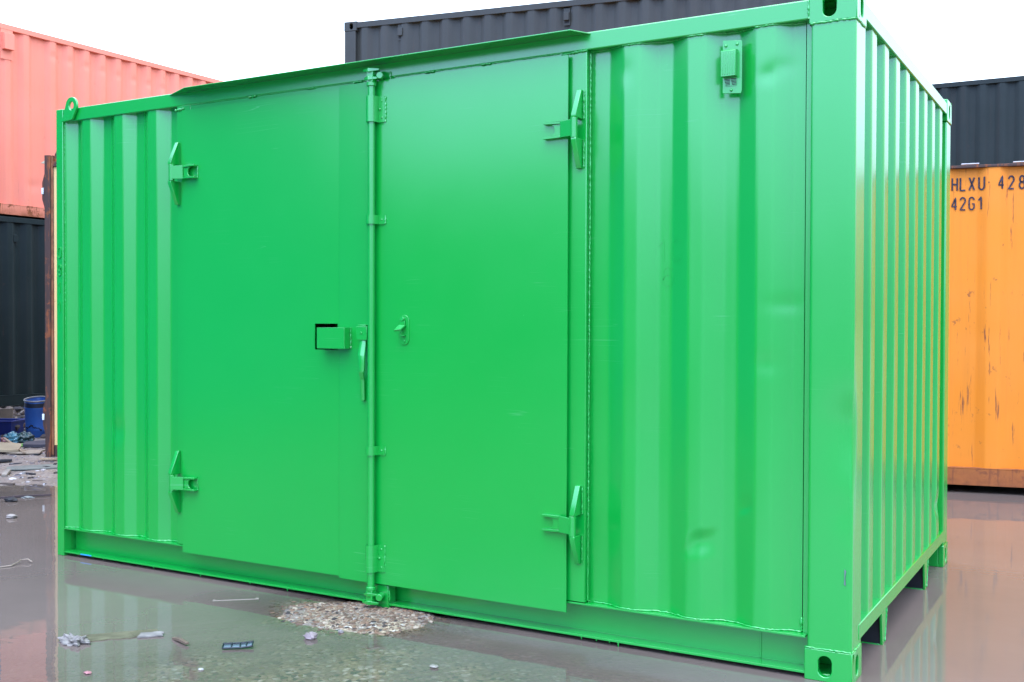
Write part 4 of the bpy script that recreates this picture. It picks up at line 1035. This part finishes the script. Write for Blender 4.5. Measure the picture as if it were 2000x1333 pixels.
# flattened scraps trodden into the bank, too many and too small to tell apart
sb = MB()
for i in range(70):
    x, y = rn.uniform(-9.0, -6.6), rn.uniform(1.2, 3.0)
    if (-x + y) * .7071 < 6.15: continue
    w_, l_, a_ = rn.uniform(.02, .05), rn.uniform(.04, .14), rn.uniform(0, 3.1); c_1, s_1 = math.cos(a_), math.sin(a_); z_ = gh(x, y) + .006
    q_ = [(-l_, -w_ * rn.uniform(.5, 1)), (l_ * rn.uniform(.6, 1), -w_), (l_, w_ * rn.uniform(.4, 1)), (-l_ * rn.uniform(.6, 1), w_)]
    sb.prism([(x + (p * c_1 - q * s_1) * .5, y + (p * s_1 + q * c_1) * .5) for p, q in q_], 2, z_ - .02, z_ + rn.uniform(0, .008))
sb.build("trodden_litter", stone_mat("trodden_scraps", [(0.03, 0.028, 0.03), (0.10, 0.075, 0.06), (0.20, 0.17, 0.15), (0.05, 0.045, 0.05), (0.28, 0.26, 0.24), (0.14, 0.09, 0.06), (0.02, 0.02, 0.022)]), weld=False)['kind'] = 'stuff'
# separate stones and litter in the puddle
def rock(x, y, r, seed, mat, label, cat="stone", sq=.7, z=0.0):
    mb = MB(); mb = crumple((x, y, z + r * .3), r, (1.15, .9, sq), seed, .45, 14, 9)
    return onez(mb, "stone", mat, label, cat, smooth=25)
PINK = plain("pinkish_stone", (0.216, 0.162, 0.15), 0.55, 0.2, 30)
rock(-2.13, -0.545, 0.026, 3, PINK, "pinkish stone standing out of the shallow water in front of the gravel hump")
rock(-2.078, -0.405, 0.011, 4, plain("light_stone", (0.216, 0.182, 0.16), 0.5), "tiny pale stone at the front edge of the gravel hump")
rock(-5.77, 0.61, 0.035, 5, plain("white_stone", (0.268, 0.226, 0.188), 0.5), "white stone alone in the water at the left edge", sq=.45)
rock(-6.40, 1.05, 0.045, 6, plain("black_clod", (0.015, 0.0132, 0.0132), 0.6), "small black clod in the water near the mud bank", sq=.35)
rock(-1.46, -0.60, 0.016, 7, plain("pale_flint", (0.216, 0.19, 0.146), 0.5), "pale flint breaking the water, right of the other stones", sq=.35)
rock(-2.22, -1.08, 0.010, 8, plain("white_scrap", (0.324, 0.297, 0.261), 0.5), "tiny white scrap on the drowned gravel", "scrap", sq=.4)
rock(-2.56, -1.33, 0.014, 9, plain("pink_scrap", (0.33, 0.132, 0.132), 0.5), "small reddish scrap in the water at bottom left", "scrap", sq=.3)
WP = plain("soaked_white_paper", (0.19, 0.165, 0.140), 0.6, 0.3, 30, 0.008, 0.2)
onez(crumple((-2.95, -1.09, 0.004), 0.052, (1.25, .75, .45), 21, .8), "crumpled_paper", WP, "crumpled ball of soaked white paper at the left end of the plank", "paper")
onez(slab(-2.74, -0.865, 0.11, 0.05, 0.75, 0.006, 31, 0.05, 0.15, -gh(-2.74, -0.865) + .004, .35), "paper_sheet", WP, "torn flat sheet of pale paper beside the plank", "paper")
PL = plain("waterlogged_plank_wood", (0.105, 0.095, 0.052), 0.85, 0.35, 16, 0.004, 0.15)
def plank(p, q, w, z0, z1, name="plank"):
    a = Vector((*p, z0)); b2 = Vector((*q, z1)); d = (b2 - a).normalized(); s = Vector((-d.y, d.x, 0)).normalized(); mb = MB(); rows = []; rq = random.Random(5)
    for i in range(13):
        c = a.lerp(b2, i / 12); e = w * (.5 + rq.uniform(-.07, .07))
        rows.append([c - s * e + Vector((0, 0, -.012)), c - s * e, c + s * w * .5, c + s * w * .5 + Vector((0, 0, -.012)), c - s * e + Vector((0, 0, -.012))])
    mb.grid(rows); mb.add(rows[0][:4], [(0, 1, 2, 3)]); mb.add(rows[-1][:4], [(3, 2, 1, 0)]); return mb
onez(plank((-2.98, -1.06), (-2.80, -0.86), .10, .003, .004), "plank", PL, "short broken end of plank touching the crumpled paper", "plank")
onez(plank((-2.83, -0.89), (-2.60, -0.47), .075, .005, -.016), "plank", PL, "long waterlogged plank sinking under the water", "plank")
onez(stick((-2.625, -0.845, .004), (-2.50, -0.885, .010), .008), "wooden_stick", plain("brown_stick", (0.12, 0.078, 0.048), 0.7), "short brown stick floating right of the plank", "stick")
# black plastic grid piece
gp = thing("plastic_scrap", "curled black plastic scrap with window-like cells floating in the puddle", "scrap", (-2.30, -0.80, 0.0), math.radians(38))
BP = plain("black_plastic", (0.0072, 0.0084, 0.012), 0.3); GP = plain("grey_film", (0.084, 0.114, 0.12), 0.25)
f = MB(); cell = MB()
crv = lambda x: 0.004 + 0.25 * max(0, x - 0.01) ** 1.3
xs = lin(-0.06, 0.06, 12)
cell.grid([[(x, y, crv(x) + 0.002 + 0.008 * (y + .02) / .04) for x in xs] for y in (-.02, .02)])
for y in (-.02, .02): f.tube([(x, y, crv(x) + 0.003 + 0.008 * (y + .02) / .04) for x in xs], 0.0035, 6)
for x in (-.06, -.025, 0.01, 0.035, 0.06): f.tube([(x, y, crv(x) + 0.003 + 0.008 * (y + .02) / .04) for y in (-.02, .0, .02)], 0.003, 6)
f.build("frame", BP, gp, local=True); 
co = cell.build("film", GP, gp, local=True); md = co.modifiers.new("s", 'SOLIDIFY'); md.thickness = .001
# half-drowned hollow brick
hb = thing("brick", "half drowned hollow block with a pale rim just breaking the water", "brick", (-2.90, -0.19, 0.0), math.radians(40))
ro = MB(); n = 20
outer = rect_loop(-.11, .11, -.06, .06, 0, 0, n); inner = rect_loop(-.095, .09, -.045, .046, 0, 0, n)
ro.ring_plate([(p[0], p[1], -.0005 - .045 * (p[1] + .02)) for p in outer], [(p[0], p[1], -.0005 - .045 * (p[1] + .02)) for p in inner], (0, 0, -.08))
ro.build("brick_body", plain("pale_brick", (0.216, 0.178, 0.132), 0.6, 0.2, 25), hb, local=True, bevel=.003)
# wire and twig in the water on the left
onez(MB().tube([(-4.50, -0.45, .003), (-4.44, -0.33, .006), (-4.46, -0.28, .010), (-4.48, -0.24, .016), (-4.45, -0.22, .02), (-4.42, -0.215, .008)], 0.0035, 6), "wire", plain("pale_wire", (0.238, 0.178, 0.125), 0.5), "thin pale wire curling out of the water at the left edge", "wire")
onez(stick((-6.62, 1.05, .004), (-6.35, 1.36, .012), .012, .5), "twig", plain("dark_twig", (0.048, 0.03, 0.03), 0.7), "dark twig floating near the mud bank", "twig")
onez(crumple((-6.45, 1.22, .0), .035, (1.5, .9, .35), 41, .6), "plastic_scrap", plain("milky_plastic", (0.173, 0.178, 0.16), 0.35), "milky scrap of plastic caught on the floating twig", "scrap")
